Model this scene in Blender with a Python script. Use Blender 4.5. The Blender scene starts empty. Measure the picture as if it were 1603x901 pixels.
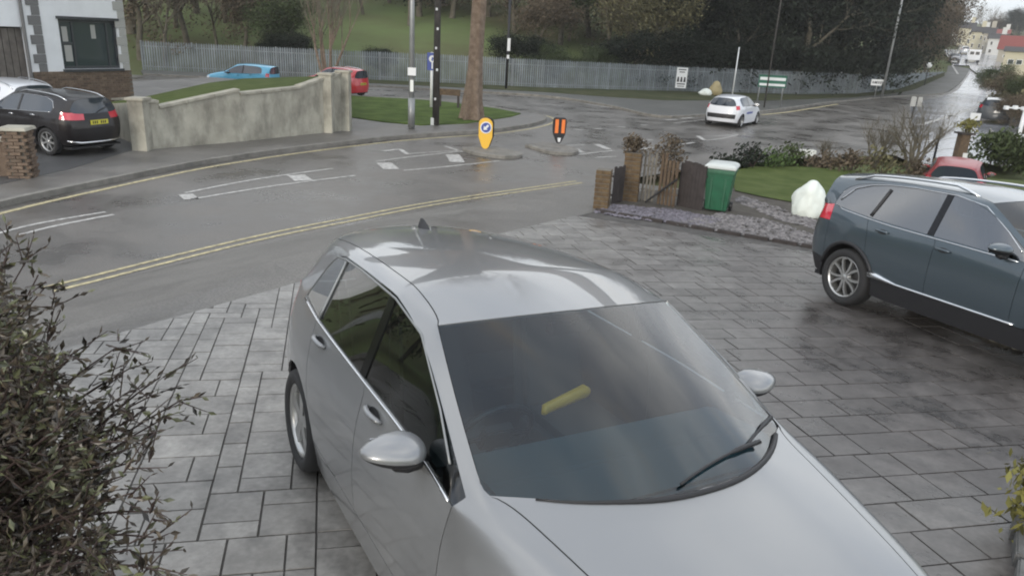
import bpy, bmesh, math, random
from math import sin, cos, pi, radians, hypot, atan2
from mathutils import Vector, Matrix, noise
from mathutils.bvhtree import BVHTree
from mathutils.geometry import tessellate_polygon
random.seed(7)
SC = bpy.context.scene
COL = SC.collection

# ---------------------------------------------------------------- camera
FPX, PITCH, ROLL, CAMZ = 1151.0, 0.333, 0.055, 3.74      # focal length in photo pixels (1603 wide)
_cp, _sp, _c, _s = cos(PITCH), sin(PITCH), cos(ROLL), sin(ROLL)
FWD = Vector((0, _cp, -_sp)); _up = Vector((0, _sp, _cp)); _r = Vector((1, 0, 0))
RGT = _c * _r + _s * _up
UPV = -_s * _r + _c * _up
CAM = Vector((0, 0, CAMZ))
cd = bpy.data.cameras.new('camera'); cam = bpy.data.objects.new('camera', cd); COL.objects.link(cam)
cd.sensor_width = 36; cd.lens = FPX / 1603 * 36; cd.clip_start = .05; cd.clip_end = 3000
cam.matrix_world = Matrix(((RGT.x, UPV.x, -FWD.x, 0), (RGT.y, UPV.y, -FWD.y, 0), (RGT.z, UPV.z, -FWD.z, CAMZ), (0, 0, 0, 1)))
SC.camera = cam

# ---------------------------------------------------------------- world and sun (overcast winter afternoon)
w = bpy.data.worlds.new('World'); SC.world = w; w.use_nodes = True
nt = w.node_tree; nt.nodes.clear(); N_ = nt.nodes.new; L_ = nt.links.new
SUN_EL, SUN_ROT = radians(16), radians(207)
out = N_('ShaderNodeOutputWorld'); bg = N_('ShaderNodeBackground'); bg2 = N_('ShaderNodeBackground'); mx = N_('ShaderNodeMixShader')
sky = N_('ShaderNodeTexSky'); sky.sky_type = 'NISHITA'; sky.sun_disc = False
sky.sun_elevation = SUN_EL; sky.sun_rotation = SUN_ROT
L_(sky.outputs[0], bg.inputs[0]); bg.inputs[1].default_value = 0.1
tc = N_('ShaderNodeTexCoord'); mp = N_('ShaderNodeMapping'); mp.inputs['Scale'].default_value = (1, 1, 1.7)
L_(tc.outputs['Generated'], mp.inputs[0])
n1 = N_('ShaderNodeTexNoise'); n1.inputs['Scale'].default_value = 1.5; n1.inputs['Detail'].default_value = 3; n1.inputs['Roughness'].default_value = .55
L_(mp.outputs[0], n1.inputs[0])
cr = N_('ShaderNodeValToRGB'); cr.color_ramp.elements[0].position = .36; cr.color_ramp.elements[0].color = (.36, .41, .49, 1)
cr.color_ramp.elements[1].position = .62; cr.color_ramp.elements[1].color = (.86, .87, .87, 1)
e = cr.color_ramp.elements.new(.5); e.color = (.56, .59, .635, 1)
L_(n1.outputs[0], cr.inputs[0])
n2 = N_('ShaderNodeTexNoise'); n2.inputs['Scale'].default_value = 3.1; n2.inputs['Detail'].default_value = 3
mp2 = N_('ShaderNodeMapping'); mp2.inputs['Location'].default_value = (3.1, 1.7, .4); mp2.inputs['Scale'].default_value = (1, 1, 2.6)
L_(tc.outputs['Generated'], mp2.inputs[0]); L_(mp2.outputs[0], n2.inputs[0])
cr2 = N_('ShaderNodeValToRGB'); cr2.color_ramp.elements[0].position = .62; cr2.color_ramp.elements[0].color = (0, 0, 0, 1)
cr2.color_ramp.elements[1].position = .72; cr2.color_ramp.elements[1].color = (.3, .3, .3, 1)
L_(n2.outputs[0], cr2.inputs[0])
mc = N_('ShaderNodeMixRGB'); mc.inputs[2].default_value = (.98, .80, .56, 1)
L_(cr2.outputs[0], mc.inputs[0]); L_(cr.outputs[0], mc.inputs[1]); L_(mc.outputs[0], bg2.inputs[0]); bg2.inputs[1].default_value = 1.1
mx.inputs[0].default_value = .88
L_(bg.outputs[0], mx.inputs[1]); L_(bg2.outputs[0], mx.inputs[2]); L_(mx.outputs[0], out.inputs[0])

sd = bpy.data.lights.new('sun', 'SUN'); sd.energy = .8; sd.angle = radians(14); sd.color = (1, .93, .83)
sun = bpy.data.objects.new('sun', sd); COL.objects.link(sun)
_d = Vector((sin(SUN_ROT) * cos(SUN_EL), cos(SUN_ROT) * cos(SUN_EL), sin(SUN_EL)))
sun.rotation_euler = _d.to_track_quat('Z', 'Y').to_euler(); sun.location = (0, -5, 12)
SC.view_settings.view_transform = 'Standard'; SC.view_settings.look = 'None'
SC.view_settings.exposure = .98; SC.view_settings.gamma = 1
SC.cycles.filter_width = 2.0
SC.cycles.max_bounces = 8; SC.cycles.transparent_max_bounces = 16

# ---------------------------------------------------------------- materials
def mat(name, col, rough=.7, metal=0, spec=.5, coat=0, var=.0, vscale=4., detail=4, col2=None, bump=0, bscale=60., island=0., rvar=0, emit=None, coords='Object', rand=0., coatr=.05):
    m = bpy.data.materials.new(name); m.use_nodes = True
    t = m.node_tree; b = t.nodes['Principled BSDF']
    b.inputs['Base Color'].default_value = (*col, 1); b.inputs['Roughness'].default_value = rough
    b.inputs['Metallic'].default_value = metal; b.inputs['Specular IOR Level'].default_value = spec
    b.inputs['Coat Weight'].default_value = coat; b.inputs['Coat Roughness'].default_value = coatr
    if emit: b.inputs['Emission Color'].default_value = (*emit[0], 1); b.inputs['Emission Strength'].default_value = emit[1]
    tcn = t.nodes.new('ShaderNodeTexCoord'); src = None
    if col2 is not None or var > 0:
        n = t.nodes.new('ShaderNodeTexNoise'); n.inputs['Scale'].default_value = vscale; n.inputs['Detail'].default_value = detail; n.inputs['Roughness'].default_value = .6
        t.links.new(tcn.outputs[coords], n.inputs[0])
        r = t.nodes.new('ShaderNodeValToRGB'); r.color_ramp.elements[0].position = .33; r.color_ramp.elements[1].position = .67
        c2 = col2 if col2 is not None else tuple(min(1, c * (1 + var)) for c in col)
        c1 = col if col2 is not None else tuple(c * (1 - var) for c in col)
        r.color_ramp.elements[0].color = (*c1, 1); r.color_ramp.elements[1].color = (*c2, 1)
        t.links.new(n.outputs[0], r.inputs[0]); src = r.outputs[0]
        if rvar:
            mr = t.nodes.new('ShaderNodeMapRange'); mr.inputs[1].default_value = .3; mr.inputs[2].default_value = .7
            mr.inputs[3].default_value = max(.03, rough - rvar); mr.inputs[4].default_value = min(1, rough + rvar)
            t.links.new(n.outputs[0], mr.inputs[0]); t.links.new(mr.outputs[0], b.inputs['Roughness'])
    if island or rand:
        hs = t.nodes.new('ShaderNodeHueSaturation')
        if island:
            g = t.nodes.new('ShaderNodeNewGeometry'); o_ = g.outputs['Random Per Island']; amt = island
        else:
            g = t.nodes.new('ShaderNodeObjectInfo'); o_ = g.outputs['Random']; amt = rand
        mr = t.nodes.new('ShaderNodeMapRange'); mr.inputs[3].default_value = 1 - amt; mr.inputs[4].default_value = 1 + amt
        t.links.new(o_, mr.inputs[0]); t.links.new(mr.outputs[0], hs.inputs['Value'])
        if src: t.links.new(src, hs.inputs['Color'])
        else: hs.inputs['Color'].default_value = (*col, 1)
        src = hs.outputs[0]
    if src: t.links.new(src, b.inputs['Base Color'])
    if bump:
        n = t.nodes.new('ShaderNodeTexNoise'); n.inputs['Scale'].default_value = bscale; n.inputs['Detail'].default_value = 5
        t.links.new(tcn.outputs[coords], n.inputs[0])
        bp = t.nodes.new('ShaderNodeBump'); bp.inputs['Strength'].default_value = bump; bp.inputs['Distance'].default_value = .02
        t.links.new(n.outputs[0], bp.inputs['Height']); t.links.new(bp.outputs[0], b.inputs['Normal'])
    return m

def glass(name, tint, ior=1.5, refl=1., rough=.0):
    m = bpy.data.materials.new(name); m.use_nodes = True; t = m.node_tree; t.nodes.clear()
    o = t.nodes.new('ShaderNodeOutputMaterial'); mxs = t.nodes.new('ShaderNodeMixShader'); tr = t.nodes.new('ShaderNodeBsdfTransparent')
    gl = t.nodes.new('ShaderNodeBsdfGlossy'); gl.inputs['Roughness'].default_value = rough; tr.inputs[0].default_value = (*tint, 1); gl.inputs[0].default_value = (refl, refl, refl, 1)
    f = t.nodes.new('ShaderNodeFresnel'); f.inputs[0].default_value = ior
    mr = t.nodes.new('ShaderNodeMath'); mr.operation = 'MULTIPLY'; mr.inputs[1].default_value = 1.7; mr.use_clamp = True   # both faces of the pane reflect
    t.links.new(f.outputs[0], mr.inputs[0]); t.links.new(mr.outputs[0], mxs.inputs[0]); t.links.new(tr.outputs[0], mxs.inputs[1]); t.links.new(gl.outputs[0], mxs.inputs[2]); t.links.new(mxs.outputs[0], o.inputs[0])
    return m

def asphalt(name, c1, c2, rough, rvar, scale=.25, grit=.35, bmp=.25):
    m = bpy.data.materials.new(name); m.use_nodes = True; t = m.node_tree; b = t.nodes['Principled BSDF']
    tcn = t.nodes.new('ShaderNodeTexCoord')
    n = t.nodes.new('ShaderNodeTexNoise'); n.inputs['Scale'].default_value = scale; n.inputs['Detail'].default_value = 7; n.inputs['Roughness'].default_value = .62
    f = t.nodes.new('ShaderNodeTexNoise'); f.inputs['Scale'].default_value = 45; f.inputs['Detail'].default_value = 3
    for q in (n, f): t.links.new(tcn.outputs['Object'], q.inputs[0])
    r = t.nodes.new('ShaderNodeValToRGB'); r.color_ramp.elements[0].position = .36; r.color_ramp.elements[1].position = .64
    r.color_ramp.elements[0].color = (*c1, 1); r.color_ramp.elements[1].color = (*c2, 1)
    t.links.new(n.outputs[0], r.inputs[0])
    mr = t.nodes.new('ShaderNodeMapRange'); mr.inputs[1].default_value = .3; mr.inputs[2].default_value = .7; mr.inputs[3].default_value = 1 - grit; mr.inputs[4].default_value = 1 + grit
    t.links.new(f.outputs[0], mr.inputs[0])
    mu = t.nodes.new('ShaderNodeVectorMath'); mu.operation = 'SCALE'; t.links.new(r.outputs[0], mu.inputs[0]); t.links.new(mr.outputs[0], mu.inputs['Scale'])
    t.links.new(mu.outputs[0], b.inputs['Base Color'])
    m2 = t.nodes.new('ShaderNodeMapRange'); m2.inputs[1].default_value = .35; m2.inputs[2].default_value = .65; m2.inputs[3].default_value = rough - rvar; m2.inputs[4].default_value = rough + rvar
    t.links.new(n.outputs[0], m2.inputs[0]); t.links.new(m2.outputs[0], b.inputs['Roughness'])
    bp = t.nodes.new('ShaderNodeBump'); bp.inputs['Strength'].default_value = bmp; bp.inputs['Distance'].default_value = .01
    t.links.new(f.outputs[0], bp.inputs['Height']); t.links.new(bp.outputs[0], b.inputs['Normal'])
    return m

M = {}
M['road'] = asphalt('road asphalt', (.060, .054, .048), (.150, .138, .124), .36, .15, scale=.5)
M['far_road'] = asphalt('wet asphalt with sky sheen', (.20, .21, .23), (.32, .33, .36), .16, .06, bmp=.04)  # pale base colour carries the sky's reflection off the wet road
M['pave'] = asphalt('footway asphalt', (.11, .103, .094), (.175, .165, .15), .5, .12, scale=.7)
M['pave2'] = asphalt('dark footway', (.065, .065, .058), (.10, .10, .09), .6, .1)
M['drive_left'] = asphalt('opposite drive tarmac', (.06, .06, .06), (.10, .10, .10), .5, .1)
M['kerb'] = mat('kerb concrete', (.20, .19, .17), .8, var=.25, vscale=3, bump=.2)
M['yellow'] = mat('yellow road paint', (.24, .21, .14), .6, col2=(.62, .54, .30), vscale=9, detail=8)
M['white_line'] = mat('white road paint', (.26, .25, .235), .6, col2=(.60, .59, .56), vscale=8, detail=8)
def slab_mat(name, use_island):
    m = bpy.data.materials.new(name); m.use_nodes = True; t = m.node_tree; b = t.nodes['Principled BSDF']; lk = t.links.new; nn = t.nodes.new
    g = nn('ShaderNodeNewGeometry'); pos = g.outputs['Position']
    def noi(sc, de, ro=.6):
        n = nn('ShaderNodeTexNoise'); n.inputs['Scale'].default_value = sc; n.inputs['Detail'].default_value = de; n.inputs['Roughness'].default_value = ro; lk(pos, n.inputs[0]); return n.outputs[0]
    def mrange(s, a, b_, c_, d_):
        q = nn('ShaderNodeMapRange'); q.inputs[1].default_value = a; q.inputs[2].default_value = b_; q.inputs[3].default_value = c_; q.inputs[4].default_value = d_; lk(s, q.inputs[0]); return q.outputs[0]
    def mul(a, b_):
        q = nn('ShaderNodeMath'); q.operation = 'MULTIPLY'; lk(a, q.inputs[0]); lk(b_, q.inputs[1]); return q.outputs[0]
    big = noi(.55, 5); mid = noi(4.5, 6, .65); fine = noi(28, 5); blot = noi(2.1, 4, .7)
    v = mul(mul(mrange(mid, .3, .7, .72, 1.2), mrange(fine, .25, .75, .82, 1.16)), mrange(blot, .38, .52, .62, 1.0))
    rnd = g.outputs['Random Per Island'] if use_island else nn('ShaderNodeObjectInfo').outputs['Random']
    v = mul(v, mrange(rnd, 0, 1, .86, 1.12))
    # the damp, dirtier side of the drive (east of the parked car), with a ragged edge
    sx = nn('ShaderNodeSeparateXYZ'); lk(pos, sx.inputs[0]); ad = nn('ShaderNodeMath'); ad.operation = 'MULTIPLY_ADD'; ad.inputs[1].default_value = 5; lk(big, ad.inputs[0]); lk(sx.outputs[0], ad.inputs[2])
    damp = mrange(ad.outputs[0], 2.6, 5.6, 0, 1)
    mxc = nn('ShaderNodeMixRGB'); mxc.inputs[1].default_value = (.27, .26, .243, 1); mxc.inputs[2].default_value = (.115, .105, .099, 1); lk(damp, mxc.inputs[0])
    sc_ = nn('ShaderNodeVectorMath'); sc_.operation = 'SCALE'; lk(mxc.outputs[0], sc_.inputs[0]); lk(v, sc_.inputs['Scale']); lk(sc_.outputs[0], b.inputs['Base Color'])
    ro = nn('ShaderNodeMath'); ro.operation = 'SUBTRACT'; lk(mrange(blot, .35, .6, .34, .55), ro.inputs[0]); lk(mrange(damp, 0, 1, 0, .12), ro.inputs[1]); lk(ro.outputs[0], b.inputs['Roughness'])
    bp = nn('ShaderNodeBump'); bp.inputs['Strength'].default_value = .5; bp.inputs['Distance'].default_value = .012; lk(mid, bp.inputs['Height']); lk(bp.outputs[0], b.inputs['Normal'])
    return m
M['slab'] = slab_mat('imprinted concrete', True); M['slab_i'] = slab_mat('imprinted concrete slab', False)
M['joint'] = mat('joint', (.075, .07, .064), .8, var=.3, vscale=5)
M['grass'] = mat('grass', (.055, .085, .022), .9, col2=(.105, .15, .04), vscale=1.2, detail=8, bump=.5, bscale=30, spec=.1)
M['lawn'] = mat('raised lawn', (.06, .085, .022), .9, col2=(.10, .125, .04), vscale=1.5, detail=8, bump=.5, bscale=30, spec=.1)
M['hill'] = mat('hillside', (.10, .088, .052), .95, col2=(.13, .17, .07), vscale=.09, detail=9, bump=.6, bscale=1, spec=.05)
M['verge'] = mat('rough verge', (.045, .055, .028), .95, col2=(.085, .085, .05), vscale=.6, detail=8, bump=.6, bscale=8, spec=.05)
M['soil'] = mat('soil', (.05, .042, .034), .95, col2=(.09, .08, .065), vscale=3, detail=6, bump=.6, bscale=20)
M['stone'] = mat('gravel stone', (.16, .15, .15), .75, island=.45)
M['slate'] = mat('purple slate chip', (.125, .115, .135), .5, island=.4)
M['render'] = mat('weathered render', (.30, .285, .235), .9, col2=(.50, .48, .40), vscale=1.1, detail=9, bump=.3, bscale=15)
def streaks(m, sc=(1.6, 1.6, .7), lo=.66):
    t = m.node_tree; b = t.nodes['Principled BSDF']; src = b.inputs['Base Color'].links[0].from_socket
    tcn = t.nodes.new('ShaderNodeTexCoord'); mp_ = t.nodes.new('ShaderNodeMapping'); mp_.inputs['Scale'].default_value = sc; n = t.nodes.new('ShaderNodeTexNoise'); n.inputs['Scale'].default_value = 1.6; n.inputs['Detail'].default_value = 8; n.inputs['Roughness'].default_value = .65
    t.links.new(tcn.outputs['Object'], mp_.inputs[0]); t.links.new(mp_.outputs[0], n.inputs[0])
    r = t.nodes.new('ShaderNodeMapRange'); r.inputs[1].default_value = .36; r.inputs[2].default_value = .56; r.inputs[3].default_value = lo; r.inputs[4].default_value = 1; t.links.new(n.outputs[0], r.inputs[0])
    s = t.nodes.new('ShaderNodeVectorMath'); s.operation = 'SCALE'; t.links.new(src, s.inputs[0]); t.links.new(r.outputs[0], s.inputs['Scale']); t.links.new(s.outputs[0], b.inputs['Base Color'])
streaks(M['render'])
M['coping'] = mat('coping stone', (.30, .28, .23), .85, col2=(.44, .42, .35), vscale=3, detail=6, bump=.2)
M['brick'] = mat('brown brick', (.115, .078, .055), .85, col2=(.19, .14, .10), vscale=5, detail=5, bump=.4, island=.25)
M['mortar'] = mat('mortar', (.16, .145, .12), .95)
M['white_wall'] = mat('white render', (.76, .78, .80), .85, var=.06, vscale=1.5, bump=.1)
M['quoin'] = mat('grey quoin stone', (.15, .15, .15), .8, island=.2)
M['frame'] = mat('dark window frame', (.04, .045, .05), .5)
M['dark_glass'] = mat('dark window glass', (.04, .055, .06), .06, spec=.8)
M['gloss_black'] = mat('gloss black trim', (.006, .006, .007), .12, spec=.4)
M['board'] = mat('grey brown boards', (.14, .125, .11), .85, var=.25, vscale=4)
M['curtain'] = mat('net curtain', (.38, .38, .36), .9)
M['galv'] = mat('weathered palisade', (.185, .21, .225), .6, metal=.1, var=.25, vscale=.8, detail=6, island=.16)
M['steel'] = mat('galvanised steel', (.30, .31, .31), .45, metal=.5, var=.12, vscale=2)
M['dark_pole'] = mat('dark timber pole', (.055, .05, .045), .85, var=.3, vscale=3)
M['bark'] = mat('pale brown bark', (.15, .105, .075), .95, col2=(.26, .20, .15), vscale=5, detail=8, bump=1, bscale=9)
M['bark_grey'] = mat('grey brown bark', (.085, .075, .055), .95, col2=(.15, .135, .10), vscale=2, detail=6, bump=.8, bscale=6)
M['twig'] = mat('bare twigs', (.14, .118, .088), .95, island=.3)
M['twig_pale'] = mat('pale bare twigs', (.14, .125, .095), .95, island=.3)
M['leaf_dark'] = mat('dark evergreen leaf', (.018, .024, .016), .8, island=.55, spec=.15)
M['leaf_mid'] = mat('mid green leaf', (.055, .072, .032), .8, island=.55, spec=.15)
M['leaf_olive'] = mat('olive leaf', (.115, .108, .058), .8, island=.5, spec=.15)
M['leaf_brown'] = mat('brown leaf', (.115, .092, .066), .9, island=.5, spec=.1)
M['leaf_green'] = mat('garden green leaf', (.06, .095, .03), .7, island=.5, spec=.2)
M['leaf_yellow'] = mat('yellow green leaf', (.17, .16, .05), .7, island=.5, spec=.2)
M['leaf_bush'] = mat('bush leaf', (.065, .052, .037), .32, island=.85, spec=.5)
M['leaf_bush_green'] = mat('olive bush leaf', (.10, .105, .055), .35, island=.7, spec=.5)
M['red_bright'] = mat('bright red car paint', (.55, .02, .03), .4, coat=1)
M['stem_bush'] = mat('bush stem', (.055, .035, .03), .7)
M['white_gloss'] = mat('white paint', (.75, .76, .76), .4)
M['white_matt'] = mat('white plastic', (.78, .80, .76), .6)
M['black'] = mat('black plastic', (.018, .018, .02), .5)
M['blk_rub'] = mat('tyre rubber', (.025, .025, .026), .85, bump=.1)
M['alloy'] = mat('alloy rim', (.50, .50, .49), .3, metal=.8)
M['alloy_dark'] = mat('dark rim', (.03, .03, .032), .5)
M['chrome'] = mat('bright trim', (.72, .73, .74), .18, metal=1)
M['silver'] = mat('silver metallic paint', (.265, .27, .275), .34, metal=.5, coat=1, coatr=.03)
M['bluegrey'] = mat('blue grey metallic paint', (.070, .094, .112), .32, metal=.55, coat=1, coatr=.04)
M['black_paint'] = mat('black car paint', (.008, .006, .007), .4, coat=.5, spec=.3)
M['white_paint'] = mat('white car paint', (.72, .74, .78), .4, coat=1)
M['red_paint'] = mat('red car paint', (.26, .010, .016), .45, coat=.35)
M['blue_paint'] = mat('light blue car paint', (.10, .42, .62), .4, coat=1)
M['dark_paint'] = mat('dark grey car paint', (.05, .055, .06), .4, coat=1)
M['windscreen'] = glass('windscreen glass', (.50, .68, .74), 1.47)
M['side_glass'] = glass('side window glass', (.42, .48, .46), 1.5)
M['privacy'] = glass('privacy glass', (.08, .10, .11), 2.1)
M['far_glass'] = mat('car glass', (.03, .04, .055), .08, spec=.9)
M['red_lens'] = mat('red lens', (.55, .015, .04), .12, spec=.8, coat=1)
M['clear_lens'] = mat('clear lens', (.6, .62, .65), .1, spec=.8, coat=1)
M['cloth'] = mat('dark seat cloth', (.06, .065, .072), .9)
M['dash'] = mat('dashboard', (.085, .11, .12), .6)
M['yellow_plastic'] = mat('yellow steering lock', (1, .46, .02), .35)
M['plate_y'] = mat('yellow plate', (.62, .56, .06), .5)
M['plate_w'] = mat('white plate', (.6, .6, .58), .5)
M['bollard_y'] = mat('yellow bollard', (.85, .50, .06), .45)
M['orange'] = mat('orange reflective', (.85, .22, .05), .4)
M['sign_blue'] = mat('blue sign', (.06, .09, .32), .45)
M['sign_green'] = mat('green sign', (.02, .13, .08), .5)
M['bin'] = mat('green bin plastic', (.016, .105, .052), .45, var=.15, vscale=5)
M['lid'] = mat('lid with sky sheen', (.55, .58, .56), .3)  # pale tone stands for sky sheen on the wet lid
M['bag'] = mat('white sack', (.72, .76, .70), .55, bump=.5, bscale=12)
M['sack_y'] = mat('yellow sack', (.34, .28, .15), .7)
M['timber'] = mat('weathered timber', (.075, .05, .032), .85, col2=(.15, .105, .066), vscale=6, detail=6, bump=.3)
M['timber_pale'] = mat('pale grey timber', (.17, .155, .13), .85, var=.25, vscale=6)
M['timber_dark'] = mat('dark stained timber', (.045, .037, .035), .8, var=.25, vscale=6)
M['pillar'] = mat('gate pillar brick', (.07, .045, .026), .9, col2=(.16, .108, .055), vscale=9, detail=6, bump=.5, island=.25)
M['cream'] = mat('cream house wall', (.55, .51, .38), .85)
M['house_white'] = mat('white house wall', (.62, .62, .60), .85)
M['house_beige'] = mat('beige house wall', (.42, .39, .33), .85)
M['roof_dark'] = mat('dark slate roof', (.05, .047, .046), .8)
M['roof_red'] = mat('red tile roof', (.22, .055, .045), .8)
M['plant_stone'] = mat('grey stone edging', (.16, .16, .155), .85, var=.3, vscale=8, bump=.5)

# ---------------------------------------------------------------- helpers
def link(o, parent=None):
    COL.objects.link(o)
    if parent is not None: o.parent = parent
    return o
def tag(o, label=None, cat=None, group=None, kind=None):
    if label: o['label'] = label
    if cat: o['category'] = cat
    if group: o['group'] = group
    if kind: o['kind'] = kind
    return o
def empty(name, loc=(0, 0, 0), rz=0, label=None, cat=None, group=None):
    o = bpy.data.objects.new(name, None); o.empty_display_size = .2; link(o); o.location = loc; o.rotation_euler = (0, 0, rz)
    return tag(o, label, cat, group)
class MB:
    """collects vertices and faces for ONE mesh"""
    def __init__(s): s.v = []; s.f = []; s.mi = []; s.k = 0
    def add(s, vs, fs):
        b = len(s.v); s.v += [tuple(p) for p in vs]; s.f += [tuple(i + b for i in f) for f in fs]; s.mi += [s.k] * len(fs)
        return s
    def box(s, c, d, rz=0, M4=None, taper=0):
        x, y, z = d[0] / 2, d[1] / 2, d[2] / 2; vs = []
        for sz in (-1, 1):
            t = 1 - taper if sz > 0 else 1
            for sx, sy in ((-1, -1), (1, -1), (1, 1), (-1, 1)):
                p = Vector((sx * x * t, sy * y * t, sz * z))
                if rz: p = Matrix.Rotation(rz, 3, 'Z') @ p
                p = p + Vector(c)
                if M4 is not None: p = M4 @ p
                vs.append(p)
        return s.add(vs, [(3, 2, 1, 0), (4, 5, 6, 7), (0, 1, 5, 4), (1, 2, 6, 5), (2, 3, 7, 6), (3, 0, 4, 7)])
    def tube(s, pts, rad, n=8, cap=True):
        pts = [Vector(p) for p in pts]; rad = rad if isinstance(rad, (list, tuple)) else [rad] * len(pts)
        rings = []; ref = None
        for i, p in enumerate(pts):
            d = (pts[min(i + 1, len(pts) - 1)] - pts[max(i - 1, 0)]).normalized()
            if ref is None: ref = d.orthogonal().normalized()
            a = (ref - d * ref.dot(d)); a = a.normalized() if a.length > 1e-4 else d.orthogonal().normalized(); ref = a; b = d.cross(a)
            rings.append([p + (a * cos(2 * pi * k / n) + b * sin(2 * pi * k / n)) * rad[i] for k in range(n)])
        vs = [q for r in rings for q in r]; fs = []
        for i in range(len(pts) - 1):
            for k in range(n):
                k2 = (k + 1) % n; fs.append((i * n + k, i * n + k2, (i + 1) * n + k2, (i + 1) * n + k))
        if cap: fs.append(tuple(range(n - 1, -1, -1))); fs.append(tuple(range((len(pts) - 1) * n, len(pts) * n)))
        return s.add(vs, fs)
    def lathe(s, prof, n=24, M4=None, close=False):   # prof: (r, z)
        vs = []; fs = []
        for r, z in prof:
            for k in range(n):
                p = Vector((r * cos(2 * pi * k / n), r * sin(2 * pi * k / n), z)); vs.append(M4 @ p if M4 is not None else p)
        m = len(prof)
        for i in range(m if close else m - 1):
            j = (i + 1) % m
            for k in range(n):
                k2 = (k + 1) % n; fs.append((i * n + k, i * n + k2, j * n + k2, j * n + k))
        return s.add(vs, fs)
    def poly(s, pts, z=0, th=0):     # flat or thick polygon, points (x,y) or (x,y,z)
        P = [Vector((p[0], p[1], (p[2] if len(p) > 2 else z))) for p in pts]
        tris = tessellate_polygon([[Vector((p.x, p.y, 0)) for p in P]])
        up = []
        for t in tris:
            a, b, c = (P[i] for i in t)
            up.append(t if (b - a).cross(c - a).z > 0 else (t[0], t[2], t[1]))
        s.add(P, up)
        if th:
            n = len(P); area = sum(P[i].x * P[(i + 1) % n].y - P[(i + 1) % n].x * P[i].y for i in range(n))
            vs = P + [p - Vector((0, 0, th)) for p in P]
            s.add(vs, [((i, n + i, n + (i + 1) % n, (i + 1) % n) if area > 0 else ((i + 1) % n, n + (i + 1) % n, n + i, i)) for i in range(n)])
        return s
    def extrude(s, outline, M4, depth):   # 2D outline (x,y) -> local XY plane extruded along +Z by depth
        n = len(outline); A = [M4 @ Vector((x, y, 0)) for x, y in outline]; B = [M4 @ Vector((x, y, depth)) for x, y in outline]
        tris = tessellate_polygon([[Vector((x, y, 0)) for x, y in outline]])
        s.add(A + B, [tuple(reversed(t)) for t in tris] + [tuple(i + n for i in t) for t in tris] + [(i, (i + 1) % n, n + (i + 1) % n, n + i) for i in range(n)])
        return s
    def mesh(s, name, mats, smooth=False):
        me = bpy.data.meshes.new(name); me.from_pydata(s.v, [], s.f)
        for m in (mats if isinstance(mats, (list, tuple)) else [mats]): me.materials.append(m)
        if any(s.mi): me.polygons.foreach_set('material_index', s.mi)
        if smooth: me.polygons.foreach_set('use_smooth', [True] * len(me.polygons))
        me.update(); return me
    def build(s, name, mats, parent=None, smooth=False, recalc=False, bevel=0):
        me = s.mesh(name, mats, smooth)
        if recalc or bevel:
            bm = bmesh.new(); bm.from_mesh(me); bmesh.ops.recalc_face_normals(bm, faces=bm.faces)
            if bevel: bmesh.ops.bevel(bm, geom=bm.edges[:], offset=bevel, segments=2, affect='EDGES', clamp_overlap=True)
            bm.to_mesh(me); bm.free()
        return link(bpy.data.objects.new(name, me), parent)
def copy_tree(o, parent=None):
    c = o.copy(); COL.objects.link(c); c.parent = parent
    for ch in list(o.children): copy_tree(ch, c)
    return c

# ---------------------------------------------------------------- terrain
def ray(u, v):
    return (FWD + RGT * ((u - 801.5) / FPX) - UPV * ((v - 450.5) / FPX))
def flat(u, v, z=0.):
    d = ray(u, v); t = (z - CAMZ) / d.z; p = CAM + d * t; return Vector((p.x, p.y, z))
def drive_z(x, y): return 1.0 - .054 * (y - 5) - .022 * (x - 2)
K = [flat(*p) for p in ((90, 462), (340, 398), (560, 350), (740, 316), (915, 290), (1100, 262), (1250, 248), (1400, 243))]
K = [K[0] + (K[0] - K[1]) * 3] + K + [K[-1] + Vector((60, 6, 0))]
def pl_dist(P, x, y):       # signed distance to polyline, + on its right hand side
    best = 1e9; sg = 1
    for a, b in zip(P[:-1], P[1:]):
        dx, dy = b[0] - a[0], b[1] - a[1]; L2 = dx * dx + dy * dy
        t = max(0, min(1, ((x - a[0]) * dx + (y - a[1]) * dy) / L2)); qx, qy = a[0] + t * dx, a[1] + t * dy
        d = hypot(x - qx, y - qy)
        if d < best - 1e-6: best = d; sg = 1 if dx * (y - a[1]) - dy * (x - a[0]) < 0 else -1
    return best * sg
FENCE_PX = ((225, 112), (380, 118), (540, 126), (700, 133), (850, 140), (1000, 144), (1130, 147), (1250, 150), (1340, 149), (1400, 142), (1475, 131))
FENCE = [flat(*p) for p in FENCE_PX]
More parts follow.
